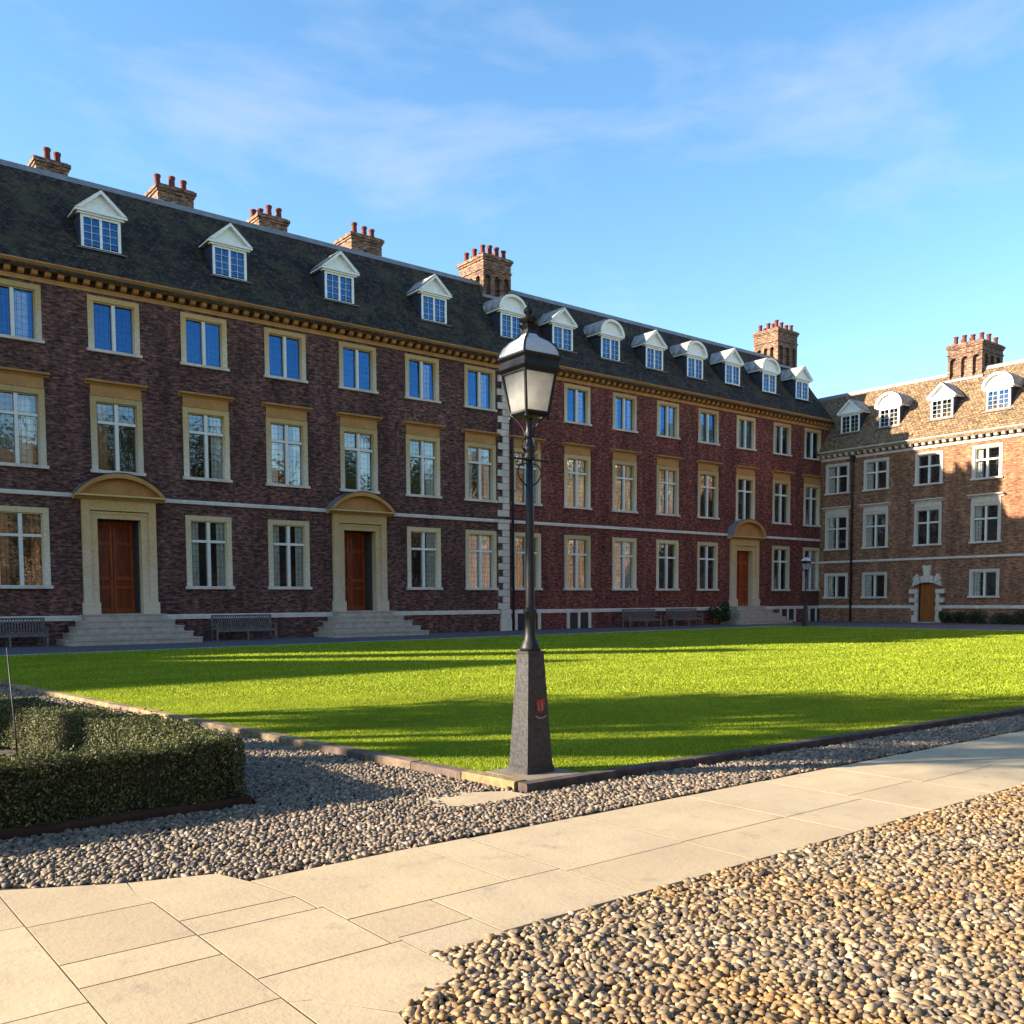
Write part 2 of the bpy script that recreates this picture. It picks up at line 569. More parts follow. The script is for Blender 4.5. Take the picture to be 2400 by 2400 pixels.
while y < FAR0 + FARS * LX1 - 0.5:
    L = random.uniform(0.8, 1.2)
    e.box(LX1 + .002, LX1 + .4, y, y + L - .012, -.03, .05)
    y += L
tag(e.build('lawn_edging', M_['edging']), kind='structure')

# lawn
t = NT('turf')
o = t.obj()
n = t.noise(o, 60, 4, 0.7)
n2 = t.noise(o, 0.5, 5, 0.6)
n3 = t.noise(o, 6, 4, 0.7)
c = t.mix(t.ramp(n2, (0.35, 0), (0.65, 1)), (0.16, 0.240, 0.012), (0.210, 0.275, 0.018))
c = t.mix(0.8, c, t.ramp(n, (0.3, 0.6), (0.7, 1.4)), 'MULTIPLY')
c = t.mix(0.7, c, t.ramp(n3, (0.3, 0.75), (0.7, 1.25)), 'MULTIPLY')
t.col(c)
t.rough(1)
t.b.inputs['Specular IOR Level'].default_value = 0.0
t.bump(n, 1.0, 0.04)
lawn_poly = [(KC.x + .13, KC.y + .14), (LX1, near_y(LX1) + .14), (LX1, FAR0 + FARS * LX1), (left_x(yfl) + .13, yfl)]
g = MB()
g.add([(px_, py_, .045) for px_, py_ in lawn_poly], [(0, 1, 2, 3)])
tag(g.build('lawn', t.m), kind='structure')

# grass blades over the lawn, finer near the camera
t = NT('grass_blade')
isl = t.island()
o = t.obj()
c = t.ramp(isl, (0.0, (0.185, 0.255, 0.014)), (0.55, (0.285, 0.350, 0.022)), (0.92, (0.37, 0.395, 0.04)), (1.0, (0.38, 0.33, 0.10)))
c = t.mix(0.85, c, t.ramp(t.noise(o, 0.55, 6, 0.7), (0.3, 0.74), (0.7, 1.22)), 'MULTIPLY')
wv = t.n('TexWave', Scale=0.16, Distortion=0.6, Detail=2)
wv.bands_direction = 'Y'
t.l(o, wv.inputs['Vector'])
c = t.mix(0.5, c, t.ramp(wv.outputs['Fac'], (0.3, 0.90), (0.7, 1.10)), 'MULTIPLY')
t.col(c)
t.rough(0.75)
t.b.inputs['Specular IOR Level'].default_value = 0.15
tl = t.n('BsdfTranslucent')
t.l(c, tl.inputs['Color'])
ms = t.n('MixShader')
ms.inputs[0].default_value = 0.35
t.l(t.b.outputs[0], ms.inputs[1])
t.l(tl.outputs[0], ms.inputs[2])
t.l(ms.outputs[0], t.t.nodes['Material Output'].inputs['Surface'])

def in_lawn(P):
    x, y = P[:, 0], P[:, 1]
    ny = KC.y + .10 + (x - KC.x) * kd.y / kd.x
    lx = KC.x + .10 + (y - KC.y) * ld_.x / ld_.y
    return (y > ny) & (x > lx) & (x < LX1) & (y < FAR0 + FARS * x) & ~((x < 5.42) & (y < 6.42))

def blades(nb, rmin, rmax, h, w):
    r = np.sqrt(RNG.uniform(rmin ** 2, rmax ** 2, nb)) if rmax < 16 else rmin * (rmax / rmin) ** RNG.uniform(0, 1, nb)
    a = R(38.65) + RNG.uniform(-R(37), R(37), nb)
    P = np.stack([r * np.sin(a), r * np.cos(a)], 1)
    k = in_lawn(P)
    P, r = P[k], r[k]
    m = len(P)
    th = RNG.uniform(0, 2 * np.pi, m)
    sc_ = (r / rmin) ** 0.55 if rmax > 16 else np.ones(m)
    hh = h * RNG.uniform(.6, 1.25, m) * np.minimum(sc_, 1.6)
    ww = w * RNG.uniform(.7, 1.3, m) * sc_
    lean = RNG.normal(0, .45, (m, 2)) * hh[:, None]
    dx, dy = np.cos(th) * ww, np.sin(th) * ww
    V = np.zeros((m, 3, 3))
    V[:, 0] = np.stack([P[:, 0] - dx, P[:, 1] - dy, np.full(m, .043)], 1)
    V[:, 1] = np.stack([P[:, 0] + dx, P[:, 1] + dy, np.full(m, .043)], 1)
    V[:, 2] = np.stack([P[:, 0] + lean[:, 0], P[:, 1] + lean[:, 1], .043 + hh], 1)
    return V.reshape(-1, 3)
V = np.concatenate([blades(520000, 6.5, 15, .021, .0042), blades(460000, 14, 58, .024, .010)])
tag(put(np_mesh('grass', V, np.arange(len(V)), 3, t.m), 'grass'), 'short mown bright green grass over the court lawn', 'grass', kind='stuff')

# kerbs round the near sides of the lawn
t = NT('kerb_stone')
isl = t.island()
c = t.ramp(isl, (0.0, (0.20, 0.135, 0.065)), (0.45, (0.28, 0.205, 0.105)), (0.75, (0.15, 0.105, 0.08)), (1.0, (0.070, 0.050, 0.048)))
b = t.noise(t.obj(), 11, 6, 0.75)
t.col(t.mix(1.0, c, t.ramp(b, (0.28, 0.45), (0.7, 1.4)), 'MULTIPLY'))
t.rough(0.9)
t.bump(b, 0.8, 0.02)
M_['kerb'] = t.m
M_['kerb_pad'] = mat_stone('grey_corner_stone', (0.20, 0.165, 0.125), (0.55, 0.5, 0.5), 0.8, 5)
M_['kerb_shade'] = mat_plain('shaded_kerb', (0.060, 0.040, 0.034), 0.9, 0, 0.5, 9, 0.5)  # near run of kerb: its shaded face painted as a darker colour
k = MB()
def kerb_run(o2, dirv, nrm, length, wid, top, lens, mi=0):
    s = 0
    while s < length:
        L = random.uniform(*lens)
        p0, p1 = o2 + dirv * (s + .004), o2 + dirv * (s + L - .004)
        j = random.uniform(-.006, .006)
        q0, q1 = p0 + nrm * wid, p1 + nrm * wid
        p0, p1 = p0 + nrm * j, p1 + nrm * j
        zt = top + random.uniform(-.004, .004)
        ch = .012
        ring = lambda z, a, b_, c_, d_: [(a.x, a.y, z), (b_.x, b_.y, z), (c_.x, c_.y, z), (d_.x, d_.y, z)]
        i0, i1 = p0 + nrm * ch, p1 + nrm * ch
        vs_ = ring(-.04, p0, p1, q1, q0) + ring(zt - ch, p0, p1, q1, q0) + ring(zt, i0, i1, q1, q0)
        k.add(vs_, [(0, 1, 5, 4), (1, 2, 6, 5), (2, 3, 7, 6), (3, 0, 4, 7), (4, 5, 9, 8), (5, 6, 10, 9), (7, 4, 8, 11), (8, 9, 10, 11)], mi)
        s += L
kn = Vector((-kd.y, kd.x))
lnr = Vector((ld_.y, -ld_.x))
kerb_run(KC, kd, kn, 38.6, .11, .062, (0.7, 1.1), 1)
kerb_run(KC + ld_ * .14, ld_, lnr, 24, .13, .062, (0.35, 0.8))
k.box(KC.x + .135, KC.x + .70, KC.y + .115, KC.y + .70, -.03, .056, 2)
tag(k.build('kerb', [M_['kerb'], M_['kerb_shade'], M_['kerb_pad']]), kind='structure')

# flagstone path: slabs laid square to the buildings
t = NT('flagstone')
isl = t.island()
o = t.obj()
b = t.noise(o, 1.7, 8, 0.62)
b2 = t.noise(o, 26, 5, 0.7)
c = t.ramp(isl, (0.0, (0.375, 0.290, 0.180)), (0.35, (0.445, 0.350, 0.220)), (0.7, (0.405, 0.325, 0.215)), (1.0, (0.46, 0.350, 0.200)))
c = t.mix(t.ramp(b, (0.36, 0.0), (0.66, 0.75)), c, (0.33, 0.255, 0.165))
c = t.mix(0.55, c, t.ramp(b2, (0.3, 0.90), (0.7, 1.08)), 'MULTIPLY')
sp = t.noise(o, 5, 3, 0.5)
c = t.mix(t.ramp(sp, (0.60, 0.0), (0.72, 0.45)), c, (0.22, 0.185, 0.14))
t.col(c)
t.rough(0.8)
t.bump(t.mix(0.35, b2, b), 0.25, 0.02)
M_['flag'] = t.m
slabs = []
def rect(x0, x1, y0, y1):
    slabs.append([(x0, y0), (x1, y0), (x1, y1), (x0, y1)])
# strips running up and down at the left, then courses running away to the right
for x0, x1, ys in ((-2.9, -2.1, (1.2, 2.4, 3.3, 4.3, 5.2, 6.0)), (-2.1, -1.25, (.8, 1.9, 2.9, 3.6, 4.9, 5.9)), (-1.25, -.35, (.6, 1.5, 2.4, 3.3, 4.2, 5.0, 5.9)),
                   (-.35, .30, (.5, 1.6, 2.5, 3.15, 4.05, 4.95, 5.75)), (.30, .925, (.5, 1.5, 2.3, 2.95, 3.72, 4.80, 5.55))):
    for a, b_ in zip(ys[:-1], ys[1:]):
        rect(x0, x1, a, b_)
for a, b_ in ((.4, 1.5), (1.5, 2.55), (2.55, 3.295), (3.295, 3.87), (3.87, 4.175), (4.175, 4.77)):
    rect(.925, 1.505, a, b_)
slabs.append([(.925, 4.77), (1.505, 4.77), (1.48, 4.92), (1.505, 5.20), (1.24, 5.335), (.925, 5.50)])
slabs.append([(1.505, .4), (1.62, .4), (1.64, 1.7), (1.70, 2.60), (1.78, 2.90), (1.585, 3.20), (1.505, 3.24)])
slabs.append([(1.505, 3.24), (1.585, 3.20), (1.78, 2.90), (2.185, 3.06), (2.185, 3.52), (1.505, 3.52)])
rect(1.505, 2.13, 3.52, 4.16)
rect(1.505, 2.10, 4.16, 4.405)
slabs.append([(1.505, 4.405), (2.10, 4.405), (2.03, 4.80), (1.95, 5.06), (1.505, 5.20), (1.47, 4.92), (1.505, 4.77)])
rect(2.185, 2.60, 3.30, 3.56)
slabs.append([(2.13, 3.52), (2.185, 3.52), (2.185, 3.56), (2.60, 3.56), (2.60, 3.92), (2.13, 3.92)])
slabs.append([(2.13, 3.92), (3.11, 3.92), (3.11, 4.83), (2.03, 4.81), (2.10, 4.405), (2.10, 4.16), (2.13, 4.16)])
xs = 2.60
row = [(3.30, 3.92)]
for x0, x1, yb in ((2.60, 3.47, 3.92), (3.47, 4.45, 3.86), (4.45, 5.5, 3.87), (5.5, 6.45, 3.86), (6.45, 7.4, 3.98), (7.4, 8.6, 3.9), (8.6, 9.7, 4.0), (9.7, 10.9, 3.85), (10.9, 12.0, 4.0), (12, 13.2, 3.9), (13.2, 14.4, 4.0), (14.4, 15.8, 3.9), (15.8, 17.2, 4.0), (17.2, 19, 3.9), (19, 21, 4.0)):
    rect(x0, x1, 3.325, yb)
    if x0 >= 3.4:
        rect(x0, x1, yb, 4.80 - .012 * (x0 - 3))
    else:
        rect(3.11, 3.47, 3.92, 4.82)
fl = MB()
for s in slabs:
    cx = sum(p[0] for p in s) / len(s)
    cy = sum(p[1] for p in s) / len(s)
    z = random.uniform(-.0004, .0004)
    tx, ty = random.uniform(-.0004, .0004), random.uniform(-.0004, .0004)
    gp = random.uniform(.0030, .0060)
    def ins(p, q):
        dx, dy = p[0] - cx, p[1] - cy
        return (p[0] - math.copysign(min(q, abs(dx)), dx), p[1] - math.copysign(min(q, abs(dy)), dy))
    A = [ins(p, gp) for p in s]
    B = [ins(p, gp + .0002) for p in s]
    n_ = len(s)
    zz = lambda p: z + tx * (p[0] - cx) + ty * (p[1] - cy)
    vs_ = [(*p, -.04) for p in A] + [(*p, zz(p) - .0004) for p in A] + [(*p, zz(p)) for p in B]
    fs = []
    for i in range(n_):
        j = (i + 1) % n_
        fs += [(i, j, n_ + j, n_ + i), (n_ + i, n_ + j, 2 * n_ + j, 2 * n_ + i)]
    fs.append(tuple(2 * n_ + i for i in range(n_)))
    fl.add(vs_, fs)
fl.add([(3.92, 6.00, .0), (3.78, 5.72, .0), (4.10, 5.52, .0), (4.62, 5.55, .004), (4.60, 5.80, .0), (4.25, 6.0, .0)], [(0, 1, 2, 3, 4, 5)])
base = [(-2.9, .5), (1.60, .45), (1.64, 1.7), (1.69, 2.60), (1.775, 2.88), (2.18, 3.06), (2.18, 3.33), (21, 3.335), (21, 4.57), (3.1, 4.81), (2.03, 4.795), (1.945, 5.05), (1.50, 5.19), (1.235, 5.32), (.965, 5.51), (.30, 5.53), (-.35, 5.73), (-2.9, 5.85)]
fl.add([(px_, py_, -.0016) for px_, py_ in base], [tuple(range(len(base)))], 1)
t = NT('joint_sand')
n = t.noise(t.obj(), 30, 4, .7)
t.col(t.ramp(n, (.3, (.045, .034, .022)), (.7, (.12, .09, .058))))
t.rough(1)
tag(fl.build('stone_path', [M_['flag'], t.m]), kind='structure')

# pebbles set in the ground
def ico(sub):
    ph = (1 + 5 ** .5) / 2
    v = [(-1, ph, 0), (1, ph, 0), (-1, -ph, 0), (1, -ph, 0), (0, -1, ph), (0, 1, ph), (0, -1, -ph), (0, 1, -ph), (ph, 0, -1), (ph, 0, 1), (-ph, 0, -1), (-ph, 0, 1)]
    f = [(0, 11, 5), (0, 5, 1), (0, 1, 7), (0, 7, 10), (0, 10, 11), (1, 5, 9), (5, 11, 4), (11, 10, 2), (10, 7, 6), (7, 1, 8), (3, 9, 4), (3, 4, 2), (3, 2, 6), (3, 6, 8), (3, 8, 9), (4, 9, 5), (2, 4, 11), (6, 2, 10), (8, 6, 7), (9, 8, 1)]
    v = [Vector(p).normalized() for p in v]
    for _ in range(sub):
        cache, nf = {}, []
        def mid(a, b):
            kk = (min(a, b), max(a, b))
            if kk not in cache:
                v.append(((v[a] + v[b]) / 2).normalized())
                cache[kk] = len(v) - 1
            return cache[kk]
        for a, b, c_ in f:
            ab, bc, ca = mid(a, b), mid(b, c_), mid(c_, a)
            nf += [(a, ab, ca), (b, bc, ab), (c_, ca, bc), (ab, bc, ca)]
        f = nf
    return np.array(v), np.array(f)

def mat_pebble(name, stops, gold):
    t = NT(name)
    isl = t.island()
    o = t.obj()
    c = t.ramp(isl, *stops)
    if gold:
        big = t.noise(o, 0.8, 5, 0.6)
        c = t.mix(t.ramp(big, (0.46, 0.0), (0.64, 0.8)), c, t.mix(1.0, c, (1.22, 0.93, 0.52), 'MULTIPLY'))
    c = t.mix(0.7, c, t.ramp(t.noise(o, 70, 4), (0.3, 0.65), (0.7, 1.3)), 'MULTIPLY')
    t.col(c)
    t.rough(0.62)
    t.b.inputs['Specular IOR Level'].default_value = 0.3
    return t.m
M_['pebble'] = mat_pebble('pebble', [(0.0, (0.060, 0.054, 0.050)), (0.15, (0.175, 0.122, 0.068)), (0.40, (0.26, 0.182, 0.100)), (0.55, (0.120, 0.098, 0.080)), (0.75, (0.25, 0.155, 0.070)), (0.94, (0.36, 0.28, 0.19)), (1.0, (0.14, 0.09, 0.055))], True)
M_['pebble_grey'] = mat_pebble('grey_pebble', [(0.0, (0.050, 0.046, 0.046)), (0.25, (0.165, 0.122, 0.080)), (0.5, (0.215, 0.160, 0.105)), (0.65, (0.095, 0.080, 0.068)), (0.85, (0.20, 0.130, 0.080)), (0.96, (0.32, 0.26, 0.195)), (1.0, (0.12, 0.085, 0.06))], False)

def pebble_points(x0, x1, y0, y1, sp, test):
    nx, ny = int((x1 - x0) / sp), int((y1 - y0) / (sp * .87))
    ix, iy = np.meshgrid(np.arange(nx), np.arange(ny))
    P = np.stack([x0 + (ix + .5 * (iy % 2)).ravel() * sp, y0 + iy.ravel() * sp * .87], 1)
    P = P + RNG.uniform(-.30, .30, P.shape) * sp
    return P[test(P)]

def pebbles(P, sp, sub, zoff):
    bv, bf = ico(sub)
    m, nv = len(P), len(bv)
    lump = RNG.normal(0, .095, (m, nv, 1))
    if sub == 0:
        lump *= .6
    S = np.stack([RNG.uniform(.52, .86, m), RNG.uniform(.36, .52, m), RNG.uniform(.28, .46, m)], 1) * sp
    S *= RNG.choice([.7, .85, 1.0, 1.0, 1.15, 1.35], m)[:, None]
    V = bv[None] * (1 + lump) * S[:, None, :]
    tilt = RNG.normal(0, .35, m)
    c_, s_ = np.cos(tilt), np.sin(tilt)
    V = np.stack([V[..., 0] * c_[:, None] - V[..., 2] * s_[:, None], V[..., 1], V[..., 0] * s_[:, None] + V[..., 2] * c_[:, None]], 2)
    a = RNG.uniform(0, np.pi, m)
    c_, s_ = np.cos(a), np.sin(a)
    V = np.stack([V[..., 0] * c_[:, None] - V[..., 1] * s_[:, None], V[..., 0] * s_[:, None] + V[..., 1] * c_[:, None], V[..., 2]], 2)
    V[..., 0] += P[:, 0:1]
    V[..., 1] += P[:, 1:2]
    V[..., 2] += (zoff + RNG.uniform(-.007, .007, m))[:, None]
    F = bf[None] + (np.arange(m) * nv)[:, None, None]
    return V.reshape(-1, 3), F.reshape(-1)

def pebble_bed(name, label, parts, mk='pebble_grey'):
    Vs, Fs, off = [], [], 0
    for P, sp, sub, zo in parts:
        V, F = pebbles(P, sp, sub, zo)
        Vs.append(V)
        Fs.append(F + off)
        off += len(V)
    me = np_mesh(name, np.concatenate(Vs), np.concatenate(Fs), 3, M_[mk], True)
    tag(put(me, name), label, 'pebbles', kind='stuff')

def right_bed(P):
    x, y = P[:, 0], P[:, 1]
    edge = np.where(x > 2.2, 3.315, np.interp(x, [1.60, 1.66, 1.72, 1.80, 2.2], [.2, 1.75, 2.66, 2.945, 3.085]))
    edge = edge + .012 * np.sin(x * 23) + .010 * np.sin(x * 61 + y * 30)
    vis = (y > x * np.tan(np.pi / 2 - R(69)) - 1.0)
    return (y < edge) & (x > 1.645) & vis
def upper_bed(P):
    x, y = P[:, 0], P[:, 1]
    low = np.interp(x, [-4, -1.2, .3, .95, 1.24, 1.51, 1.95, 2.03, 2.1, 3.0, 21], [6.05, 5.98, 5.82, 5.57, 5.37, 5.24, 5.10, 4.86, 4.85, 4.86, 4.64])
    ny = KC.y - .02 + (x - KC.x) * kd.y / kd.x
    lx = KC.x - .02 + (y - KC.y) * ld_.x / ld_.y
    hedge = (x < 2.92) & (y > 6.66)
    slab = (x > 3.95) & (x < 4.6) & (y > 5.58) & (y < 5.92)
    return (y > low) & np.where(x > KC.x, y < ny, x < lx) & ~hedge & ~slab
pebble_bed('pebbles', 'rounded tan and grey pebbles set beside the flagstone path, in the near right corner',
           [(pebble_points(1.6, 5.2, .3, 3.38, .0315, right_bed), .034, 1, -.008), (pebble_points(5.2, 15, .3, 3.38, .037, right_bed), .039, 0, -.008)], 'pebble')
pebble_bed('pebbles', 'grey brown pebbles between the flagstone path, the hedge and the lawn kerb',
           [(pebble_points(-3, 5.0, 4.7, 8.0, .035, upper_bed), .037, 0, -.008), (pebble_points(5.0, 18, 4.3, 5.8, .037, upper_bed), .039, 0, -.008)])
def lane(P):
    x, y = P[:, 0], P[:, 1]
    lx = KC.x - .02 + (y - KC.y) * ld_.x / ld_.y
    hx = np.interp(y, [8, 8.4, 11.8, 16, 28], [2.92, 2.90, 2.20, 1.4, -.9])
    return (x < lx) & (x > hx)
pebble_bed('pebbles', 'pebbled lane running up between the hedge and the left lawn kerb',
           [(pebble_points(0, 5.0, 8.0, 13.0, .040, lane), .042, 0, -.010), (pebble_points(-2, 5.0, 13.0, 27.0, .062, lane), .063, 0, -.012)])


# ------------------------------------------------------------------ building kit (local frame: x along the front, y into the building)
SLOPE = 1.35

def front_wall(mb, u0, u1, z0, z1, holes, depth=0.9, mi=0, mroom=1):
    xs = sorted({u0, u1, *[h[0] for h in holes], *[h[1] for h in holes]})
    zs = sorted({z0, z1, *[h[2] for h in holes], *[h[3] for h in holes]})
    for xa, xb in zip(xs[:-1], xs[1:]):
        run = None
        for za, zb in zip(zs[:-1], zs[1:]):
            cx, cz = (xa + xb) / 2, (za + zb) / 2
            if any(h[0] < cx < h[1] and h[2] < cz < h[3] for h in holes):
                if run is not None:
                    mb.quad((xa, 0, run), (xb, 0, run), (xb, 0, za), (xa, 0, za), mi)
                run = None
            elif run is None:
                run = za
        if run is not None:
            mb.quad((xa, 0, run), (xb, 0, run), (xb, 0, z1), (xa, 0, z1), mi)
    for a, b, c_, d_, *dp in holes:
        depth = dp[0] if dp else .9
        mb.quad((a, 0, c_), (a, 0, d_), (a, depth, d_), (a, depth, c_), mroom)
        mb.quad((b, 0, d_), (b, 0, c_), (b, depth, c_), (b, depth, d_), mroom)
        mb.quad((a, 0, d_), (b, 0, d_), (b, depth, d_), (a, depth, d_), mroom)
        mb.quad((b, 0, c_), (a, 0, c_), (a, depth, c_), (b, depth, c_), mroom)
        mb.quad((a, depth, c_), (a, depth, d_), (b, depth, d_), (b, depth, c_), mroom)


def shell(mb, u0, u1, dep, z1, mi=0, gable=None):
    """back and end walls; gable = height of the ridge above"""
    mb.quad((u1, dep, 0), (u0, dep, 0), (u0, dep, z1), (u1, dep, z1), mi)
    for u, s in ((u0, 1), (u1, -1)):
        pts = [(u, dep, 0), (u, 0, 0), (u, 0, z1)] + ([(u, dep / 2, gable)] if gable else []) + [(u, dep, z1)]
        mb.add(pts if s == 1 else pts[::-1], [tuple(range(len(pts)))], mi)


# window frames: total width, total height above the sill's underside, transom height, sill height
WT = {'2': dict(w=1.84, h=2.03, tr=None, mat='win2', fw=.19),
      '1': dict(w=1.86, h=2.82, tr=1.88, mat='win1', fw=.20),
      '0': dict(w=1.86, h=2.90, tr=1.90, mat='win0', fw=.20),
      'c2': dict(w=1.74, h=2.02, tr=1.16, mat='winc', fw=.17),
      'c1': dict(w=1.74, h=2.36, tr=1.42, mat='winc', fw=.17),
      'c0': dict(w=1.74, h=1.69, tr=None, mat='winc', fw=.17)}
SILL = .13
_cache = {}

def win_frame(k):
    if ('f', k) not in _cache:
        p = WT[k]
        w, h, f = p['w'] / 2, p['h'], p['fw']
        mb = MB()
        mb.box(-w, -w + f, -.035, .24, SILL + .002, h)
        mb.box(w - f, w, -.035, .24, SILL + .002, h)
        mb.box(-w + f, w - f, -.035, .24, h - f, h)
        # inner rebate of the surround
        r = .045
        mb.box(-w + f, -w + f + r, .03, .20, SILL + .002, h - f)
        mb.box(w - f - r, w - f, .03, .20, SILL + .002, h - f)
        mb.box(-w + f + r, w - f - r, .03, .20, h - f - r, h - f)
        m = .062
        if p['tr']:
            mb.box(-m, m, .015, .19, SILL + .002, p['tr'] - .05, 1)
            mb.box(-m, m, .015, .19, p['tr'] + .05, h - f - r, 1)
            mb.box(-w + f + r, w - f - r, .012, .188, p['tr'] - .05, p['tr'] + .05, 1)
        else:
            mb.box(-m, m, .015, .19, SILL + .002, h - f - r, 1)
        _cache[('f', k)] = mb.mesh('window', [M_[p['mat']], M_['pale']])
    return _cache[('f', k)]

def win_pane(k, var):
    if ('p', k, var) not in _cache:
        rr = random.Random(k + str(var))
        p = WT[k]
        w, h, f = p['w'] / 2 - p['fw'] - .045, p['h'] - p['fw'] - .045, .062
        zs = [(SILL, p['tr'] - .05), (p['tr'] + .05, h)] if p['tr'] else [(SILL, h)]
        mb = MB()
        for x0, x1 in ((-w, -f), (f, w)):
            for z0, z1 in zs:
                ta, tb = rr.gauss(0, .011), rr.gauss(0, .009)
                cx, cz = (x0 + x1) / 2, (z0 + z1) / 2
                yy = lambda x, z: .125 + ta * (x - cx) + tb * (z - cz)
                mb.quad((x0, yy(x0, z0), z0), (x1, yy(x1, z0), z0), (x1, yy(x1, z1), z1), (x0, yy(x0, z1), z1))
        _cache[('p', k, var)] = mb.mesh('pane', M_['glass' if k == '2' else 'glass_n'])
    return _cache[('p', k, var)]

def win_sill(k):
    if ('s', k) not in _cache:
        w = WT[k]['w'] / 2 + .06
        mb = MB()
        mb.prism([(-.11, .01), (.20, 0.0), (.20, SILL), (-.05, SILL), (-.11, SILL - .03)], 'x', -w, w)
        _cache[('s', k)] = mb.mesh('sill', M_['cream'])
    return _cache[('s', k)]

def win_hood(k):
    """frieze and cornice over the tall first floor windows"""
    if ('h', k) not in _cache:
        p = WT[k]
        w, h = p['w'] / 2, p['h']
        fr, top = (.40, .56) if k == '1' else (.30, .50)
        mb = MB()
        mb.box(-w + .01, w - .01, -.06, .10, h + .002, h + .05)
        mb.box(-w + .02, w - .02, -.03, .10, h + .05, h + fr)
        mb.prism([(-.06, h + fr), (.10, h + fr), (.10, h + top), (-.21, h + top), (-.24, h + top - .03), (-.22, h + top - .08), (-.10, h + top - .10)], 'x', -w - .17, w + .17)
        _cache[('h', k)] = mb.mesh('hood', M_['ochre' if k == '1' else 'cream'])
    return _cache[('h', k)]

def win_curtain(k, style, colour):
    if ('c', k, style, colour) not in _cache:
        rr = random.Random(k + style)
        p = WT[k]
        w, h = p['w'] / 2 - .1, p['h'] - .2
        mb = MB()
        def drape(x0, x1, z0, z1):
            n = max(4, int((x1 - x0) / .045))
            pts = [(x0 + (x1 - x0) * i / n, .172 + .022 * math.sin(i * 1.9 + rr.random()) + rr.uniform(-.006, .006)) for i in range(n + 1)]
            for a, b in zip(pts[:-1], pts[1:]):
                mb.quad((a[0], a[1], z0), (b[0], b[1], z0), (b[0], b[1], z1), (a[0], a[1], z1))
        if style == 'right':
            drape(.25, w, .1, h)
        elif style == 'left':
            drape(-w, -.30, .1, h)
        elif style == 'both':
            drape(-w, -.36, .1, h)
            drape(.36, w, .1, h)
        elif style == 'full':
            drape(-w, w, .1, h)
        elif style == 'mid':
            drape(.12, .52, .1, h * .94)
        elif style == 'blind':
            drape(-w, w, h * .55, h)
        _cache[('c', k, style, colour)] = mb.mesh('curtain', M_[colour])
    return _cache[('c', k, style, colour)]

def add_window(root, k, u, z0, var=0, curtain=None):
    wdw = put(win_frame(k), 'window', root, (u, 0, z0))
    put(win_pane(k, var % 5), 'pane', wdw)
    put(win_sill(k), 'sill', wdw)
    if k in ('1', 'c1'):
        put(win_hood(k), 'hood', wdw)
    if curtain:
        put(win_curtain(k, *curtain), 'curtain', wdw)
    return wdw

def hole(k, u, z0):
    w = WT[k]['w'] / 2 - .04
    return (u - w, u + w, z0 + .03, z0 + WT[k]['h'] - .04)


def cornice(root, u0, u1, zc, mat, step=.43, skip=None):
    mb = MB()
    a, b = u0, u1
    mb.box(a, b, -.045, .05, zc - .26, zc - .16)
    mb.box(a, b, -.06, .05, zc - .158, zc - .10)
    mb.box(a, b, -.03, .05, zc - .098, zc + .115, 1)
    n = int((b - a) / step)
    for i in range(n):
        x = a + (i + .5) * (b - a) / n
        s = .10
        mb.prism([(-.03, zc - .09), (-.03, zc + .115), (-.27, zc + .115), (-.27, zc + .02), (-.24, zc - .04), (-.16, zc - .08)], 'x', x - s, x + s)
    mb.prism([(.05, zc + .117), (.05, zc + .36), (-.46, zc + .34), (-.48, zc + .30), (-.38, zc + .22), (-.36, zc + .117)], 'x', a, b)
    return mb.build('cornice', [M_[mat], M_['gap_shade']], root)


def roof_slab(root, u0, u1, ze, zbase, dep, mat):
    """pitched roof: z = zbase + SLOPE * depth in front of the ridge"""
    rd = dep / 2
    zr = zbase + SLOPE * rd
    e = -.40
    mb = MB()
    n = 1
    za = zbase + SLOPE * e
    mb.prism([(e, za), (rd, zr), (dep - e, za), (dep - e, za - .10), (rd, zr - .22), (e, za - .10)], 'x', u0, u1)
    r = mb.build('roof', M_[mat], root)
    rg = MB()
    rg.prism([(rd - .15, zr - .19), (rd - .07, zr + .04), (rd + .07, zr + .04), (rd + .15, zr - .19)], 'x', u0 - .005, u1 + .005)
    rg.build('ridge_flashing', M_['lead'], r)
    return r


def ped_pts(kind, hw, ht, n=16):
    """outline from the right springing over the top to the left one, relative to the springing line"""
    if kind == 'tri':
        return [(hw, 0), (0, ht), (-hw, 0)]
    if kind == 'seg':                      # flat segment
        rr = (hw * hw + ht * ht) / (2 * ht)
        a = math.asin(min(1, hw / rr))
        return [(rr * math.sin(a - 2 * a * i / n), ht - rr + rr * math.cos(a - 2 * a * i / n)) for i in range(n + 1)]
    return [(hw * math.cos(math.pi * i / n), ht * math.sin(math.pi * i / n)) for i in range(n + 1)]

def ped_band(mb, kind, hw, ht, th, z, y0, y1, mi=0):
    out = ped_pts(kind, hw, ht)
    inn = ped_pts(kind, hw - th * (1.9 if kind == 'tri' else 1.25), ht - th * 1.35)
    for i in range(len(out) - 1):
        a, b, c_, d_ = out[i], out[i + 1], inn[i + 1], inn[i]
        vs_ = [(p[0], y, p[1] + z) for y in (y0, y1) for p in (a, b, c_, d_)]
        mb.add(vs_, [(0, 1, 2, 3), (7, 6, 5, 4), (0, 4, 5, 1), (1, 5, 6, 2), (2, 6, 7, 3), (3, 7, 4, 0)], mi)


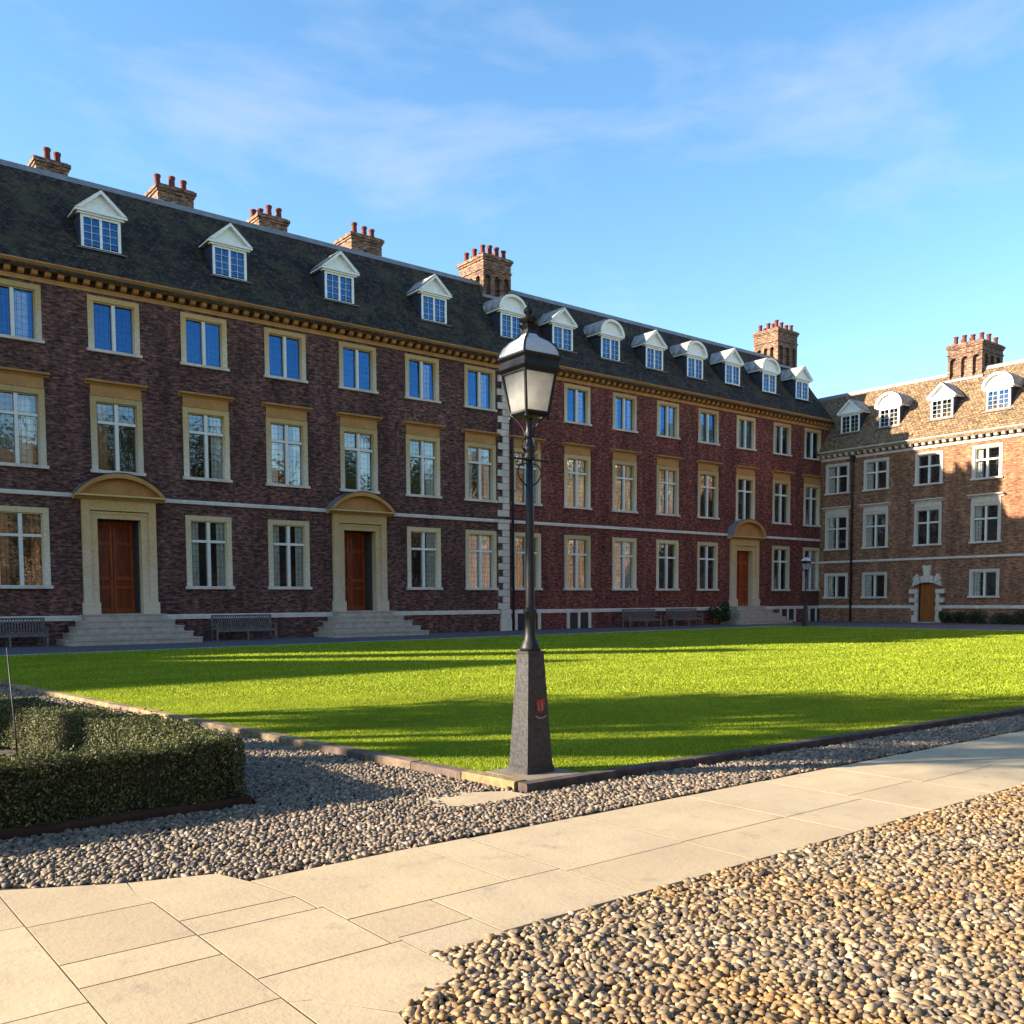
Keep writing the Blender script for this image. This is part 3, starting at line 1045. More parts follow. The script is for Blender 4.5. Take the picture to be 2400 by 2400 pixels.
def dormer_meshes(kind, w, h, hw, ht):
    key = ('d', kind, w, h)
    if key in _cache:
        return _cache[key]
    f = MB()                                # local: x across, y=0 front face, z=0 sill
    W = w / 2
    j = .10
    f.box(-W, -W + j, -.03, .08, 0, h)
    f.box(W - j, W, -.03, .08, 0, h)
    f.box(-W + j, W - j, -.03, .08, h - .08, h)
    f.box(-W + j, W - j, -.03, .08, 0, .09)
    f.box(-.045, .045, -.02, .07, .09, h - .08)
    for s in (-1, 1):                       # glazing bars
        for i in (1,):
            x = s * (.045 + (W - j - .045) * i / 2)
            f.box(x - .007, x + .007, .0, .03, .09, h - .08)
        for i in (1, 2, 3):
            z = .09 + (h - .17) * i / 4
            x0, x1 = sorted((s * .045, s * (W - j)))
            f.box(x0, x1, .004, .028, z - .006, z + .006)
    p = MB()
    p.quad((-W + j, .04, .09), (-.045, .038, .09), (-.045, .036, h - .08), (-W + j, .04, h - .08))
    p.quad((.045, .04, .09), (W - j, .046, .09), (W - j, .044, h - .08), (.045, .036, h - .08))
    bk = MB()
    bk.box(-W + .02, W - .02, .30, .34, .0, h)  # dark panel behind the panes, painted stand-in for the unlit room
    pd = MB()
    pd.box(-hw + .10, hw - .10, -.10, .12, h + .002, h + .07)
    pd.box(-hw, hw, -.17, .14, h + .072, h + .16)
    ped_band(pd, kind, hw, ht, .105, h + .163, -.20, .14)
    pts = [(x * .93, z * .93 + h + .163) for x, z in ped_pts(kind, hw, ht)]
    pd.add([(x, -.03, z) for x, z in pts], [tuple(range(len(pts)))])
    cks = []
    for s in (-1, 1):
        ck = MB()
        x0, x1 = sorted((s * (W - .02), s * (W + .05)))
        ck.box(x0, x1, .0, 1.5, -.15, h + .06)
        cks.append(ck.mesh('cheek', M_['slate']))
    rf = MB()
    oo = ped_pts(kind, hw + .03, ht + .035)
    for a, b in zip(oo[:-1], oo[1:]):
        L = 2.1
        z = h + .166
        rf.quad((a[0], -.21, a[1] + z), (a[0], L, a[1] + z), (b[0], L, b[1] + z), (b[0], -.21, b[1] + z))
        rf.quad((a[0] * .97, -.21, a[1] * .97 + z - .02), (b[0] * .97, -.21, b[1] * .97 + z - .02), (b[0] * .97, L, b[1] * .97 + z - .02), (a[0] * .97, L, a[1] * .97 + z - .02))
    for s in (-1, 1):                       # side eaves run back into the roof
        x0, x1 = sorted((s * (W + .05), s * (hw - .01)))
        rf.box(x0, x1, .15, 1.5, h + .075, h + .15, 1)
    ap = MB()
    ap.prism([(-.22, -.06), (-.22, -.03), (.0, .002), (.0, -.06)], 'x', -W - .16, W + .16)
    _cache[key] = (f.mesh('dormer', M_['white']), p.mesh('pane', M_['glass_d']), pd.mesh('pediment', M_['white']), *cks,
                   rf.mesh('dormer_roof', [M_['dormer_lead'], M_['white']]), ap.mesh('apron', M_['lead']), bk.mesh('blind', M_['room']))
    return _cache[key]

def add_dormer(root, kind, u, d, z, w=1.42, h=1.22, hw=.93, ht=.80):
    ms = dormer_meshes(kind, w, h, hw, ht)
    o = put(ms[0], 'dormer', root, (u, d, z))
    for m, nm in zip(ms[1:], ('pane', 'pediment', 'cheek', 'cheek', 'dormer_roof', 'apron', 'blind')):
        put(m, nm, o)
    return o


def arch_panel(mb, s0, s1, z0, z1, r, zs, plane, t0, t1, mi=0):
    """wall piece over a round arch: rectangle s0..s1 x zs..z1 less a half circle, plus two legs down to z0"""
    c_ = (s0 + s1) / 2
    ax = 'y' if plane == 'y' else 'x'
    n = 8
    arc = [(c_ + r * math.cos(math.pi * i / n), zs + r * math.sin(math.pi * i / n)) for i in range(n + 1)]
    mb.prism([(s0, zs), (c_ - r, zs)] + arc[::-1][1:-1] + [(c_ + r, zs), (s1, zs), (s1, z1), (s0, z1)], ax, t0, t1, mi)
    mb.prism([(s0, z0), (c_ - r, z0), (c_ - r, zs), (s0, zs)], ax, t0, t1, mi)
    mb.prism([(c_ + r, z0), (s1, z0), (s1, zs), (c_ + r, zs)], ax, t0, t1, mi)

POT = {}
def pot_mesh(h):
    if h not in POT:
        mb = MB()
        mb.lathe(0, 0, [(.155, -.03), (.155, .07), (.135, .10), (.120, h * .78), (.150, h * .85), (.150, h), (.105, h), (.105, h - .1)], 12)
        POT[h] = mb.mesh('chimney_pot', M_['pot'])
    return POT[h]

def add_chimney(root, u0, u1, d0, d1, zb, zt, pots, arches=None, ph=.55):
    """pots: list of (fraction across, fraction deep)"""
    mb = MB()
    s = .20 if arches else 0
    mb.box(u0 + s, u1 - s, d0 + s, d1 - s, zb - 2, zt - .30)
    if arches:
        z0, zs, z1, n = arches
        mb.box(u0 - .03, u1 + .03, d0 - .03, d1 + .03, zb - 2, z0)
        mb.box(u0, u1, d0, d1, z1, zt - .30)
        for i in range(n):
            a, b = u0 + (u1 - u0) * i / n, u0 + (u1 - u0) * (i + 1) / n
            arch_panel(mb, a, b, z0, z1, (b - a) * .30, zs, 'y', d0, d0 + s)
            arch_panel(mb, a, b, z0, z1, (b - a) * .30, zs, 'y', d1 - s, d1)
            a, b = d0 + s + (d1 - d0 - 2 * s) * i / n, d0 + s + (d1 - d0 - 2 * s) * (i + 1) / n
            arch_panel(mb, a, b, z0, z1, (b - a) * .30, zs, 'x', u0, u0 + s)
            arch_panel(mb, a, b, z0, z1, (b - a) * .30, zs, 'x', u1 - s, u1)
    mb.box(u0 - .05, u1 + .05, d0 - .05, d1 + .05, zt - .30, zt - .20)
    mb.box(u0 - .10, u1 + .10, d0 - .10, d1 + .10, zt - .198, zt - .06)
    mb.box(u0 - .02, u1 + .02, d0 - .02, d1 + .02, zt - .058, zt)
    if arches:
        mb.box(u0 - .05, u1 + .05, d0 - .05, d1 + .05, arches[2] + .05, arches[2] + .14)
    o = mb.build('chimney', M_['brick_ch'], root)
    for fx, fy, hh in pots:
        put(pot_mesh(round(ph * hh, 2)), 'chimney_pot', o, (u0 + (u1 - u0) * fx, d0 + (d1 - d0) * fy, zt))
    fl_ = MB()
    r = (d1 + d0) / 2
    fl_.prism([(d0 - .12, zb - .05), (d0 - .12, zb + .06), (d0 - .04, zb + .14), (d0 - .04, zb - .05)], 'x', u0 - .12, u1 + .12)
    fl_.build('flashing', M_['lead'], o)
    return o

def two_rows(n, m, rr):
    return [((i + .5) / n, (j + .5) / m, rr.choice([.8, 1, 1, 1.15])) for i in range(n) for j in range(m)]


def add_doorway(root, u, zf, kind='seg', hw=1.33, ow=.79, oh=3.52, ptop=1.62, pht=.80, steps=True, yd=.92):
    """stone doorcase with entablature and curved pediment; zf = threshold height"""
    mb = MB()
    zt = zf + oh
    for s in (-1, 1):
        x0, x1 = sorted((s * ow, s * (ow + .26)))
        mb.box(x0, x1, -.10, .25, zf - .12, zt)                    # architrave jamb
        x0, x1 = sorted((s * (ow + .26), s * hw))
        mb.box(x0, x1, -.16, .02, zf - .12, zt + .30)              # pilaster strip
        x0, x1 = sorted((s * (ow - .01), s * (hw + .05)))
        mb.box(x0, x1, -.21, .03, zf - .13, zf + .42)              # plinth block
    mb.box(-ow - .26, ow + .26, -.10, .25, zt, zt + .27)           # lintel
    mb.box(-ow - .22, ow + .22, -.125, -.10, zt + .18, zt + .25)
    mb.box(-hw, hw, -.16, .02, zt + .302, zt + .68)                # frieze
    mb.prism([(.02, zt + .682), (.02, zt + .86), (-.46, zt + .86), (-.48, zt + .80), (-.30, zt + .74), (-.20, zt + .682)], 'x', -ptop, ptop)
    dw = mb.build('doorway', M_['door_stone'], root, (u, 0, 0))
    pb = MB()
    ped_band(pb, kind, ptop, pht, .13, zt + .863, -.48, .0)
    pts = [(x * .9, z * .9 + zt + .862) for x, z in ped_pts(kind, ptop, pht)]
    pb.add([(x, -.20, z) for x, z in pts], [tuple(range(len(pts)))])
    pb.build('pediment', M_['ochre'], dw)
    tp = MB()                                                       # lead dressing on the pediment
    oo = ped_pts(kind, ptop + .03, pht + .03)
    for a, b in zip(oo[:-1], oo[1:]):
        tp.quad((a[0], -.50, a[1] + zt + .863), (a[0], .0, a[1] + zt + .863), (b[0], .0, b[1] + zt + .863), (b[0], -.50, b[1] + zt + .863))
    tp.build('lead_cap', M_['lead'], dw)
    lf = MB()                                                       # two panelled leaves, deep in the doorway
    for s in (-1, 1):
        x0, x1 = sorted((s * .010, s * (ow - .025)))
        lf.box(x0, x1, yd, yd + .05, zf + .02, zt - .02, 1)
        for xa, xb in ((x0, x0 + .11), (x1 - .11, x1)):
            lf.box(xa, xb, yd - .045, yd - .001, zf + .021, zt - .021)
        for za, zb in ((.021, .20), (.94, 1.06), (1.28, 1.42), (2.60, 2.74), (3.30, oh - .021)):
            lf.box(x0 + .111, x1 - .111, yd - .042, yd - .001, zf + za, zf + zb)
    dl = lf.build('door', [M_['door'], M_['door_shade']], dw)
    hd = MB()
    hd.lathe(0, 0, [(.035, 0), (.035, .03), (.02, .05)], 10)
    h_ = hd.build('handle', M_['iron'], dl, (-.07, yd - .045, zf + 1.35))
    h_.rotation_euler = (R(90), 0, 0)
    rv = MB()                                                       # lining of the deep doorway
    for s in (-1, 1):
        x0, x1 = sorted((s * (ow - .02), s * (ow + .005)))
        rv.box(x0, x1, .252, 1.2, zf, zt)
    rv.box(-ow, ow, .252, 1.2, zt - .02, zt - .001)
    rv.build('door_lining', M_['lining'], dw)
    sl = MB()
    sl.box(-ow + .001, ow - .001, -.12, 1.2, zf - .10, zf + .004)
    sl.build('threshold', M_['step'], dw)
    if steps:
        st = MB()
        rise = zf / 5
        for i in range(5):
            z1 = zf - .012 - i * rise
            ex, ey = hw + .12 + i * .22, .62 + i * .34
            st.box(-ex, ex, -ey, .0 if i else .35, max(z1 - rise, -.02) + .002, z1 - .05)
            st.box(-ex - .03, ex + .03, -ey - .03, .0, z1 - .049, z1)
        st.build('steps', M_['step'], root, (u, 0, 0))
    return dw


def string_course(root, u0, u1, z, gaps, mat='cream', proud=.09, hh=.17):
    mb = MB()
    x = u0
    for a, b in sorted(gaps) + [(u1, u1)]:
        if a > x:
            mb.prism([(-proud, z - hh / 2 + .02), (.03, z - hh / 2), (.03, z + hh / 2), (-proud * .5, z + hh / 2), (-proud, z + hh / 2 - .05)], 'x', x, a)
        x = b
    return mb.build('string_course', M_[mat], root)

def plinth(root, u0, u1, zt, gaps, mbrick):
    mb = MB()
    cp_ = MB()
    x = u0
    for a, b in sorted(gaps) + [(u1, u1)]:
        if a > x:
            mb.box(x, a, -.10, .02, -.04, zt - .17)
            cp_.prism([(-.15, zt - .168), (.02, zt - .168), (.02, zt + .02), (-.04, zt + .02), (-.15, zt - .04)], 'x', x, a)
        x = b
    p = mb.build('plinth', M_[mbrick], root)
    cp_.build('plinth_course', M_['cream'], p)
    return p

def drainpipe(root, u, z1, y=-.16):
    mb = MB()
    mb.tube([(u, y, .05), (u, y, z1 - .55), (u, y, z1 - .45)], .062, 10)
    mb.frustum(u, y, z1 - .45, z1 - .12, .08, .17, 0, .07, .12)
    z = 1.2
    while z < z1 - 1:
        mb.box(u - .10, u + .10, y - .07, y + .15, z, z + .06)
        z += 1.9
    return mb.build('drainpipe', M_['pipe'], root)


ZF = 1.09      # threshold of the doors of the long front
ROW = {'2': 10.68, '1': 6.28, '0': 2.01}
CW, CY, CR = 'curt_w', 'curt_y', 'curt_r'

# ---- the left half of the long front
UA0, UA1, OA = -11.0, 29.56, 18.0
A = thing('brick_range', 'long dark plum brick range with four triangular dormers and two pedimented doorways above stone steps', 'building', (OA, YA, 0), 0, 'brick ranges round the court')
colsA = [-6.1, -2.7, .70, 4.1, 7.50, 10.89, 14.29, 17.72, 21.13, 24.49, 27.80]
doorsA = [.70, 10.85, 21.07]
curtA = {('2', 7.50): ('mid', CW), ('1', 7.50): ('mid', CW), ('0', 7.50): ('both', CR), ('0', 14.29): ('both', CW), ('0', 17.72): ('both', CW), ('2', 27.80): ('mid', CW),
         ('0', 24.49): ('right', CW), ('0', 27.80): ('full', CW), ('1', 27.80): ('both', CW), ('1', 24.49): ('right', CW), ('1', 14.29): ('right', CW), ('2', 24.49): ('mid', CW),
         ('1', 10.89): ('left', CR), ('1', 17.72): ('both', CW), ('1', 21.13): ('mid', CW)}
holes = []
for u in colsA:
    for k in '210':
        if k == '0' and min(abs(u - d_) for d_ in doorsA) < 1:
            continue
        holes.append(hole(k, u - OA, ROW[k]))
for u in doorsA:
    holes.append((u - OA - .80, u - OA + .80, ZF, ZF + 3.52, 1.4))
mb = MB()
front_wall(mb, UA0 - OA, UA1 - OA, 0, 13.0, holes)
shell(mb, UA0 - OA, UA1 - OA, 6.14, 13.2, 0, 17.7)
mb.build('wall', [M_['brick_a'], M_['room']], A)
i = 0
for u in colsA:
    for k in '210':
        if k == '0' and min(abs(u - d_) for d_ in doorsA) < 1:
            continue
        add_window(A, k, u - OA, ROW[k], i, curtA.get((k, u)))
        i += 1
for u in doorsA:
    add_doorway(A, u - OA, ZF)
string_course(A, UA0 - OA, 28.84 - OA, 5.41, [(u - OA - 1.33, u - OA + 1.33) for u in doorsA])
plinth(A, UA0 - OA, 28.84 - OA, 1.02, [(u - OA - 1.38, u - OA + 1.38) for u in doorsA], 'brick_a')
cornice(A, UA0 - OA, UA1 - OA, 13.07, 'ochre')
roof_slab(A, UA0 - OA, UA1 + .02 - OA, 13.4, 13.8, 6.14, 'roof_a')
for u in (-9.2, -4.25, .70, 5.75, 10.72, 15.68, 20.65, 25.63):
    add_dormer(A, 'tri', u - OA, .65, 14.57)
rr = random.Random(3)
for u0, u1, zt, ps in ((9.15, 10.30, 18.50, ((.2, .7, .8), (.45, .3, 1.15), (.8, .4, 1.1))), (13.75, 15.25, 18.72, ((.13, .4, 1.1), (.35, .7, .7), (.5, .3, 1.1), (.86, .4, 1.15))),
                       (18.15, 19.5, 18.60, ((.1, .6, .8), (.3, .5, .9), (.5, .3, 1.15), (.65, .7, .9), (.85, .3, 1.1))), (22.75, 24.40, 18.85, ((.25, .3, 1.2), (.4, .6, .8), (.6, .35, 1.15), (.88, .4, 1.15)))):
    add_chimney(A, u0 - OA, u1 - OA, 3.25, 4.75, 17.5, zt + .05, ps, None, .50)
# quoins at the joint of the two halves
q = MB()
z, j = 1.06, 0
while z < 12.70:
    L = .68 if j % 2 == 0 else .40
    dx = random.uniform(-.03, .03)
    if not (5.15 < z + .16 < 5.6):
        q.box(29.53 - L + dx - OA, 29.53 - OA, -.075, .02, z + .012, z + .315)
    z += .327
    j += 1
q.box(28.84 - OA, 29.54 - OA, -.10, .02, 5.32, 5.50)
q.box(28.90 - OA, 29.56 - OA, -.19, .02, -.03, .60)
q.box(28.95 - OA, 29.55 - OA, -.15, .02, .602, 1.06)
q.build('quoins', M_['cream'], A)

# ---- the right half
UB0, UB1, OB = 29.565, 57.2, 43.0
B = thing('brick_range', 'reddish brick range with alternating round and triangular dormers, right of the stone quoin strip', 'building', (OB, YA, 0), 0, 'brick ranges round the court')
colsB = [30.68, 34.16, 37.67, 41.16, 44.70, 48.25, 51.94, 55.30]
doorsB = [48.15]
curtB = {('1', 34.16): ('full', CY), ('0', 34.16): ('both', CY), ('1', 37.67): ('both', CY), ('0', 37.67): ('full', CW), ('1', 41.16): ('both', CW), ('2', 34.16): ('mid', CW), ('2', 37.67): ('both', CW),
         ('2', 41.16): ('both', CW), ('2', 44.70): ('left', CW), ('0', 30.68): ('both', CR), ('1', 30.68): ('right', CW), ('2', 48.25): ('left', CW), ('0', 55.30): ('right', CW), ('2', 51.94): ('left', CW)}
holes = []
for u in colsB:
    for k in '210':
        if k == '0' and abs(u - doorsB[0]) < 1:
            continue
        holes.append(hole(k, u - OB, ROW[k]))
holes.append((doorsB[0] - OB - .80, doorsB[0] - OB + .80, ZF, ZF + 3.4, 1.4))
vents = [30.62, 34.15, 52.6, 55.75]
mb = MB()
front_wall(mb, UB0 - OB, UB1 - OB, 0, 13.0, holes)
shell(mb, UB0 - OB, UB1 - OB, 6.14, 13.2, 0, 17.7)
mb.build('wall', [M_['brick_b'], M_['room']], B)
i = 2
for u in colsB:
    for k in '210':
        if k == '0' and abs(u - doorsB[0]) < 1:
            continue
        add_window(B, k, u - OB, ROW[k], i, curtB.get((k, u)))
        i += 1
add_doorway(B, doorsB[0] - OB, ZF, 'round', 1.36, .79, 3.4, 1.62, 1.05, True, .30)
string_course(B, UB0 - OB, 56.2 - OB, 5.41, [(doorsB[0] - OB - 1.36, doorsB[0] - OB + 1.36)])
plinth(B, UB0 + .002 - OB, 56.2 - OB, 1.02, sorted([(doorsB[0] - OB - 1.41, doorsB[0] - OB + 1.41)]), 'brick_b')
for u in vents:
    f = MB()
    for a, b in ((-.86, -.68), (-.07, .07), (.68, .86)):
        f.box(a, b, -.17, -.09, .02, .852)
    f.box(-.68, -.07, -.11, -.095, .02, .852, 1)
    f.box(.07, .68, -.11, -.095, .02, .852, 1)
    f.build('basement_window', [M_['cream'], M_['room']], B, (u - OB, 0, 0))
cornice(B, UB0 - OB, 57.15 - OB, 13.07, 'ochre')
roof_slab(B, UB0 - OB, UB1 + .05 - OB, 13.4, 13.8, 6.14, 'roof_a')
for i, u in enumerate((30.30, 33.72, 37.22, 40.72, 44.22, 47.72, 51.42, 54.98)):
    add_dormer(B, 'tri' if i % 2 else 'round', u - OB, .65, 14.57 if i < 5 else 14.68)
add_chimney(B, 29.90 - OB, 31.70 - OB, 2.42, 4.55, 17.05, 19.25, two_rows(4, 3, rr), (17.05, 18.05, 18.42, 3), .50)
add_chimney(B, 55.0 - OB, 57.2 - OB, 2.6, 4.6, 17.3, 19.9, two_rows(4, 3, rr), (17.2, 18.5, 18.95, 3), .48)
drainpipe(B, 29.68 - OB, 13.05)

# ---- the cross wing on the right: same kit, turned a quarter
OC = 16.0
UC0, UC1 = -7.5, 42.0
C_ = thing('brick_wing', 'lower orange brick wing with sunlit tan tiled roof and rusticated stone doorway, closing the court', 'building', (XC, YA - OC, 0), -math.pi / 2, 'brick ranges round the court')
colsC = [1.28, 4.05, 7.51, 11.0, 14.5, 18.0, 21.5, 25.0, 28.5, 32.0, 35.5]
ROWC = {'c2': 8.37, 'c1': 4.69, 'c0': 1.50}
curtC = {('c2', 1.28): ('left', CW), ('c1', 1.28): ('left', CW), ('c0', 1.28): ('left', CW), ('c2', 4.05): ('left', CW), ('c1', 4.05): ('left', CW), ('c0', 4.05): ('left', CW), ('c2', 11.0): ('left', CW), ('c1', 11.0): ('left', CW), ('c0', 11.0): ('left', CW)}
holes = []
for u in colsC:
    for k in ('c2', 'c1', 'c0'):
        if k == 'c0' and u == 7.51:
            continue
        holes.append(hole(k, u - OC, ROWC[k]))
DC = YA - 29.53 - OC
holes.append((DC - .56, DC + .56, .05, 2.42))
mb = MB()
front_wall(mb, .0 - OC, UC1 - OC, 0, 10.9, holes)
shell(mb, UC0 - OC, UC1 - OC, 5.7, 11.0, 0, 15.3)
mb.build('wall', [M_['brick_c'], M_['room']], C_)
i = 1
for u in colsC:
    for k in ('c2', 'c1', 'c0'):
        if k == 'c0' and u == 7.51:
            continue
        add_window(C_, k, u - OC, ROWC[k], i, curtC.get((k, u)))
        i += 1
string_course(C_, .0 - OC, UC1 - OC, 3.92, [], 'cream', .08, .15)
plinth(C_, .0 - OC, UC1 - OC, 1.05, [(DC - .80, DC + .80)], 'brick_c')
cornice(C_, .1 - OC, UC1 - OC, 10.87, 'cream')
roof_slab(C_, UC0 - OC, UC1 - OC, 11.25, 11.655, 5.7, 'roof_c')
for i, y in enumerate((35.36, 32.62, 29.2, 25.86, 22.4, 18.9, 15.4, 11.9, 8.4, 4.9)):
    add_dormer(C_, 'round' if i % 2 else 'tri', YA - y - OC, .60, 12.36, 1.36, 1.20, .92, .82)
add_chimney(C_, YA - 29.85 - OC, YA - 27.73 - OC, 2.45, 5.2, 14.9, 17.15, two_rows(4, 3, rr), (14.9, 16.1, 16.45, 3), .48)
drainpipe(C_, YA - 34.68 - OC, 10.85)
# rusticated doorway of the wing
mb = MB()
for s in (-1, 1):
    z = .02
    for j, (w_, hh) in enumerate(((.36, .44), (.24, .26), (.40, .28), (.22, .24), (.52, .28), (.22, .26), (.55, .28), (.24, .0))):
        if hh:
            x0, x1 = sorted((s * .57, s * (.57 + w_)))
            mb.box(x0, x1, -.20 if j % 2 == 0 else -.13, .05, z + .008, z + hh)
            z += hh
nb = 7
for i in range(nb):                                   # fan of wedge stones
    a0, a1 = math.pi * (i + .04) / nb, math.pi * (i + .96) / nb
    ro = (.92, 1.02, .72, 1.30, .72, 1.02, .92)[i]
    pts = [(.56 * math.cos(a0), 2.36 + .10 * math.sin(a0)), (ro * math.cos(a0), 2.22 + ro * math.sin(a0)), (ro * math.cos(a1), 2.22 + ro * math.sin(a1)), (.56 * math.cos(a1), 2.36 + .10 * math.sin(a1))]
    mb.prism(pts, 'y', -.20 - .02 * (i % 2), .05)
dw = mb.build('doorway', M_['cream'], C_, (DC, 0, 0))
lf = MB()
for i in range(6):
    x0 = -.55 + i * 1.10 / 6
    lf.box(x0 + .004, x0 + 1.10 / 6 - .004, .16, .21, .06, 2.40)
dl = lf.build('door', M_['door_c'], dw)
hd = MB()
hd.tube([(.35, .15, 1.05), (.35, .10, 1.10), (.35, .10, 1.22), (.35, .15, 1.27)], .012, 6)
hd.build('handle', M_['iron'], dl)
st = MB()
st.box(-.75, .75, -.55, .10, -.03, .055)
st.build('doorstep', M_['step'], C_, (DC, 0, 0))

# ---- buildings outside the picture that shade the court and show in the window glass
def plain_block(label, loc, rz, u1, zt, dep, mat, rmat, cols, rows, wk, chim=()):
    o = thing('brick_range', label, 'building', loc, rz)
    mb = MB()
    holes = [hole(k_, u, z) for u in cols for k_, z in rows]
    front_wall(mb, 0, u1, 0, zt, holes)
    shell(mb, 0, u1, dep, zt, 0, zt + SLOPE * dep / 2 - .1)
    mb.build('wall', [M_[mat], M_['room']], o)
    for i, u in enumerate(cols):
        for k_, z in rows:
            add_window(o, k_, u, z, i)
    roof_slab(o, 0, u1, zt, zt + .3, dep, rmat)
    for c0, c1, ct in chim:
        add_chimney(o, c0, c1, dep / 2 - .6, dep / 2 + .6, zt + SLOPE * dep / 2 - .5, ct, [(.5, .5, 1)], None, .6)
    return o
plain_block('low brick link building between the taller ranges, left of the picture', (-27.2, YA + 1.2, 0), 0, 16.1, 8.2, 5.0, 'brick_a', 'roof_a', [3, 8, 13], [('2', 2.0)], None, [(4.6, 5.8, 18.3)])
plain_block('tall brick end building left of the low link', (-62, YA - .3, 0), 0, 34.7, 13.4, 6.5, 'brick_a', 'roof_a', [30], [('2', 2.0), ('2', 6.5)], None)
plain_block('sunlit brick range across the court behind the viewer', (82, -22, 0), math.pi, 84, 9.4, 8.0, 'brick_c', 'roof_c', [3 + 3.5 * i for i in range(23)], [('0', 1.6), ('c2', 6.2)], None)


# ------------------------------------------------------------------ street lamps
LZ = .056
def make_lamp(name, label, loc, rz=0, group='street lamps'):
    o = thing(name, label, 'street lamp', loc, rz, group)
    b = MB()
    b.frustum(0, 0, 0, .055, .142, .140)
    b.frustum(0, 0, .055, 1.00, .131, .081)
    b.frustum(0, 0, 1.00, 1.02, .090, .090)
    b.build('pedestal', M_['iron_pedestal'], o)
    p = MB()
    p.lathe(0, 0, [(.088, 1.02), (.086, 1.05), (.072, 1.09), (.055, 1.12), (.052, 1.14), (.048, 1.15), (.046, 1.33), (.058, 1.345), (.058, 1.365), (.044, 1.375), (.040, 1.40), (.036, 2.0), (.031, 2.60)], 20)
    p.lathe(0, 0, [(.031, 2.60), (.046, 2.61), (.052, 2.63), (.040, 2.65), (.048, 2.68), (.060, 2.705), (.042, 2.73), (.030, 2.76), (.026, 2.80), (.040, 2.83), (.030, 2.86), (.020, 2.95)], 16)
    p.build('post', M_['iron'], o)
    br = MB()                                            # ladder bar with ball ends and small scrolls
    br.tube([(-.19, 0, 2.615), (.19, 0, 2.615)], .008, 8)
    for s in (-1, 1):
        br.lathe(s * .193, 0, [(.004, 2.598), (.013, 2.604), (.017, 2.615), (.013, 2.626), (.004, 2.632)], 10)
        pts = [(s * (.035 + .085 * math.sin(a)), 0, 2.58 - .10 + .10 * math.cos(a * .8)) for a in [i * math.pi / 9 for i in range(10)]]
        br.tube(pts, .006, 6)
        pts = [(s * (.03 + .05 * math.sin(a)), 0, 2.66 + .045 * a) for a in [i * math.pi / 8 for i in range(9)]]
        br.tube(pts, .006, 6)
        pts = [(0, s * (.03 + .05 * math.sin(a)), 2.66 + .045 * a) for a in [i * math.pi / 8 for i in range(9)]]
        br.tube(pts, .006, 6)
    br.build('cross_bar', M_['iron'], o)
    a = MB()                                             # four curved arms carrying the lantern
    zb, zt, wb, wt = 2.985, 3.315, .113, .157
    for sx in (-1, 1):
        for sy in (-1, 1):
            pts = []
            for i in range(9):
                tt = i / 8
                r = .022 + (wb - .022) * (tt ** 1.8)
                pts.append((sx * r, sy * r, 2.78 + (zb - 2.78) * (tt ** .8)))
            a.tube(pts, .009, 6)
            a.lathe(sx * wb, sy * wb, [(.004, 2.93), (.014, 2.94), (.016, 2.955), (.010, 2.975)], 8)
    a.frustum(0, 0, zb - .022, zb, wb - .03, wb + .008)
    a.build('bracket', M_['iron'], o)
    c = MB()                                             # lantern frame
    for sx in (-1, 1):
        for sy in (-1, 1):
            r = .009
            vs_ = []
            for z, w_ in ((zb, wb), (zt, wt)):
                for dx, dy in ((-r, -r), (r, -r), (r, r), (-r, r)):
                    vs_.append((sx * w_ + dx, sy * w_ + dy, z))
            c.add(vs_, [(0, 3, 2, 1), (4, 5, 6, 7), (0, 1, 5, 4), (1, 2, 6, 5), (2, 3, 7, 6), (3, 0, 4, 7)])
    for w_, z in ((wb, zb), (wt, zt - .012)):
        for s in (-1, 1):
            c.box(-w_, w_, s * w_ - .008, s * w_ + .008, z, z + .016)
            c.box(s * w_ - .008, s * w_ + .008, -w_, w_, z, z + .016)
    c.frustum(0, 0, zt + .006, zt + .030, wt + .010, wt + .030)
    c.frustum(0, 0, zt + .030, zt + .095, wt + .024, wt + .016)
    c.frustum(0, 0, zt + .095, zt + .118, wt + .018, wt + .036)
    c.frustum(0, 0, zt + .118, zt + .135, wt + .036, wt + .031)
    fr = c.build('lantern_frame', M_['iron'], o)
    gl = MB()
    k_ = .004
    vs_ = [(-wb + k_, -wb + k_, zb + .012), (wb - k_, -wb + k_, zb + .012), (wb - k_, wb - k_, zb + .012), (-wb + k_, wb - k_, zb + .012), (-wt + k_, -wt + k_, zt), (wt - k_, -wt + k_, zt), (wt - k_, wt - k_, zt), (-wt + k_, wt - k_, zt)]
    gl.add(vs_, [(0, 1, 5, 4), (1, 2, 6, 5), (2, 3, 7, 6), (3, 0, 4, 7)])
    gl.build('lantern_glass', M_['frost'], o)
    dm = MB()                                            # domed square top, ribs on the corners
    prof = [(wt + .026, zt + .136), (wt + .021, zt + .165), (wt + .002, zt + .210), (wt - .036, zt + .255), (wt - .088, zt + .292), (.050, zt + .318)]
    for (a0, z0), (a1, z1) in zip(prof[:-1], prof[1:]):
        vs_ = [(-a0, -a0, z0), (a0, -a0, z0), (a0, a0, z0), (-a0, a0, z0), (-a1, -a1, z1), (a1, -a1, z1), (a1, a1, z1), (-a1, a1, z1)]
        dm.add(vs_, [(0, 1, 5, 4), (1, 2, 6, 5), (2, 3, 7, 6), (3, 0, 4, 7)], 0)
    dome = dm.build('lantern_dome', M_['dome'], o)
    rb = MB()
    for sx in (-1, 1):
        for sy in (-1, 1):
            rb.tube([(sx * a0, sy * a0, z0) for a0, z0 in prof], .010, 6)
    rb.build('dome_rib', M_['iron'], dome)
    fn = MB()
    z = zt + .32
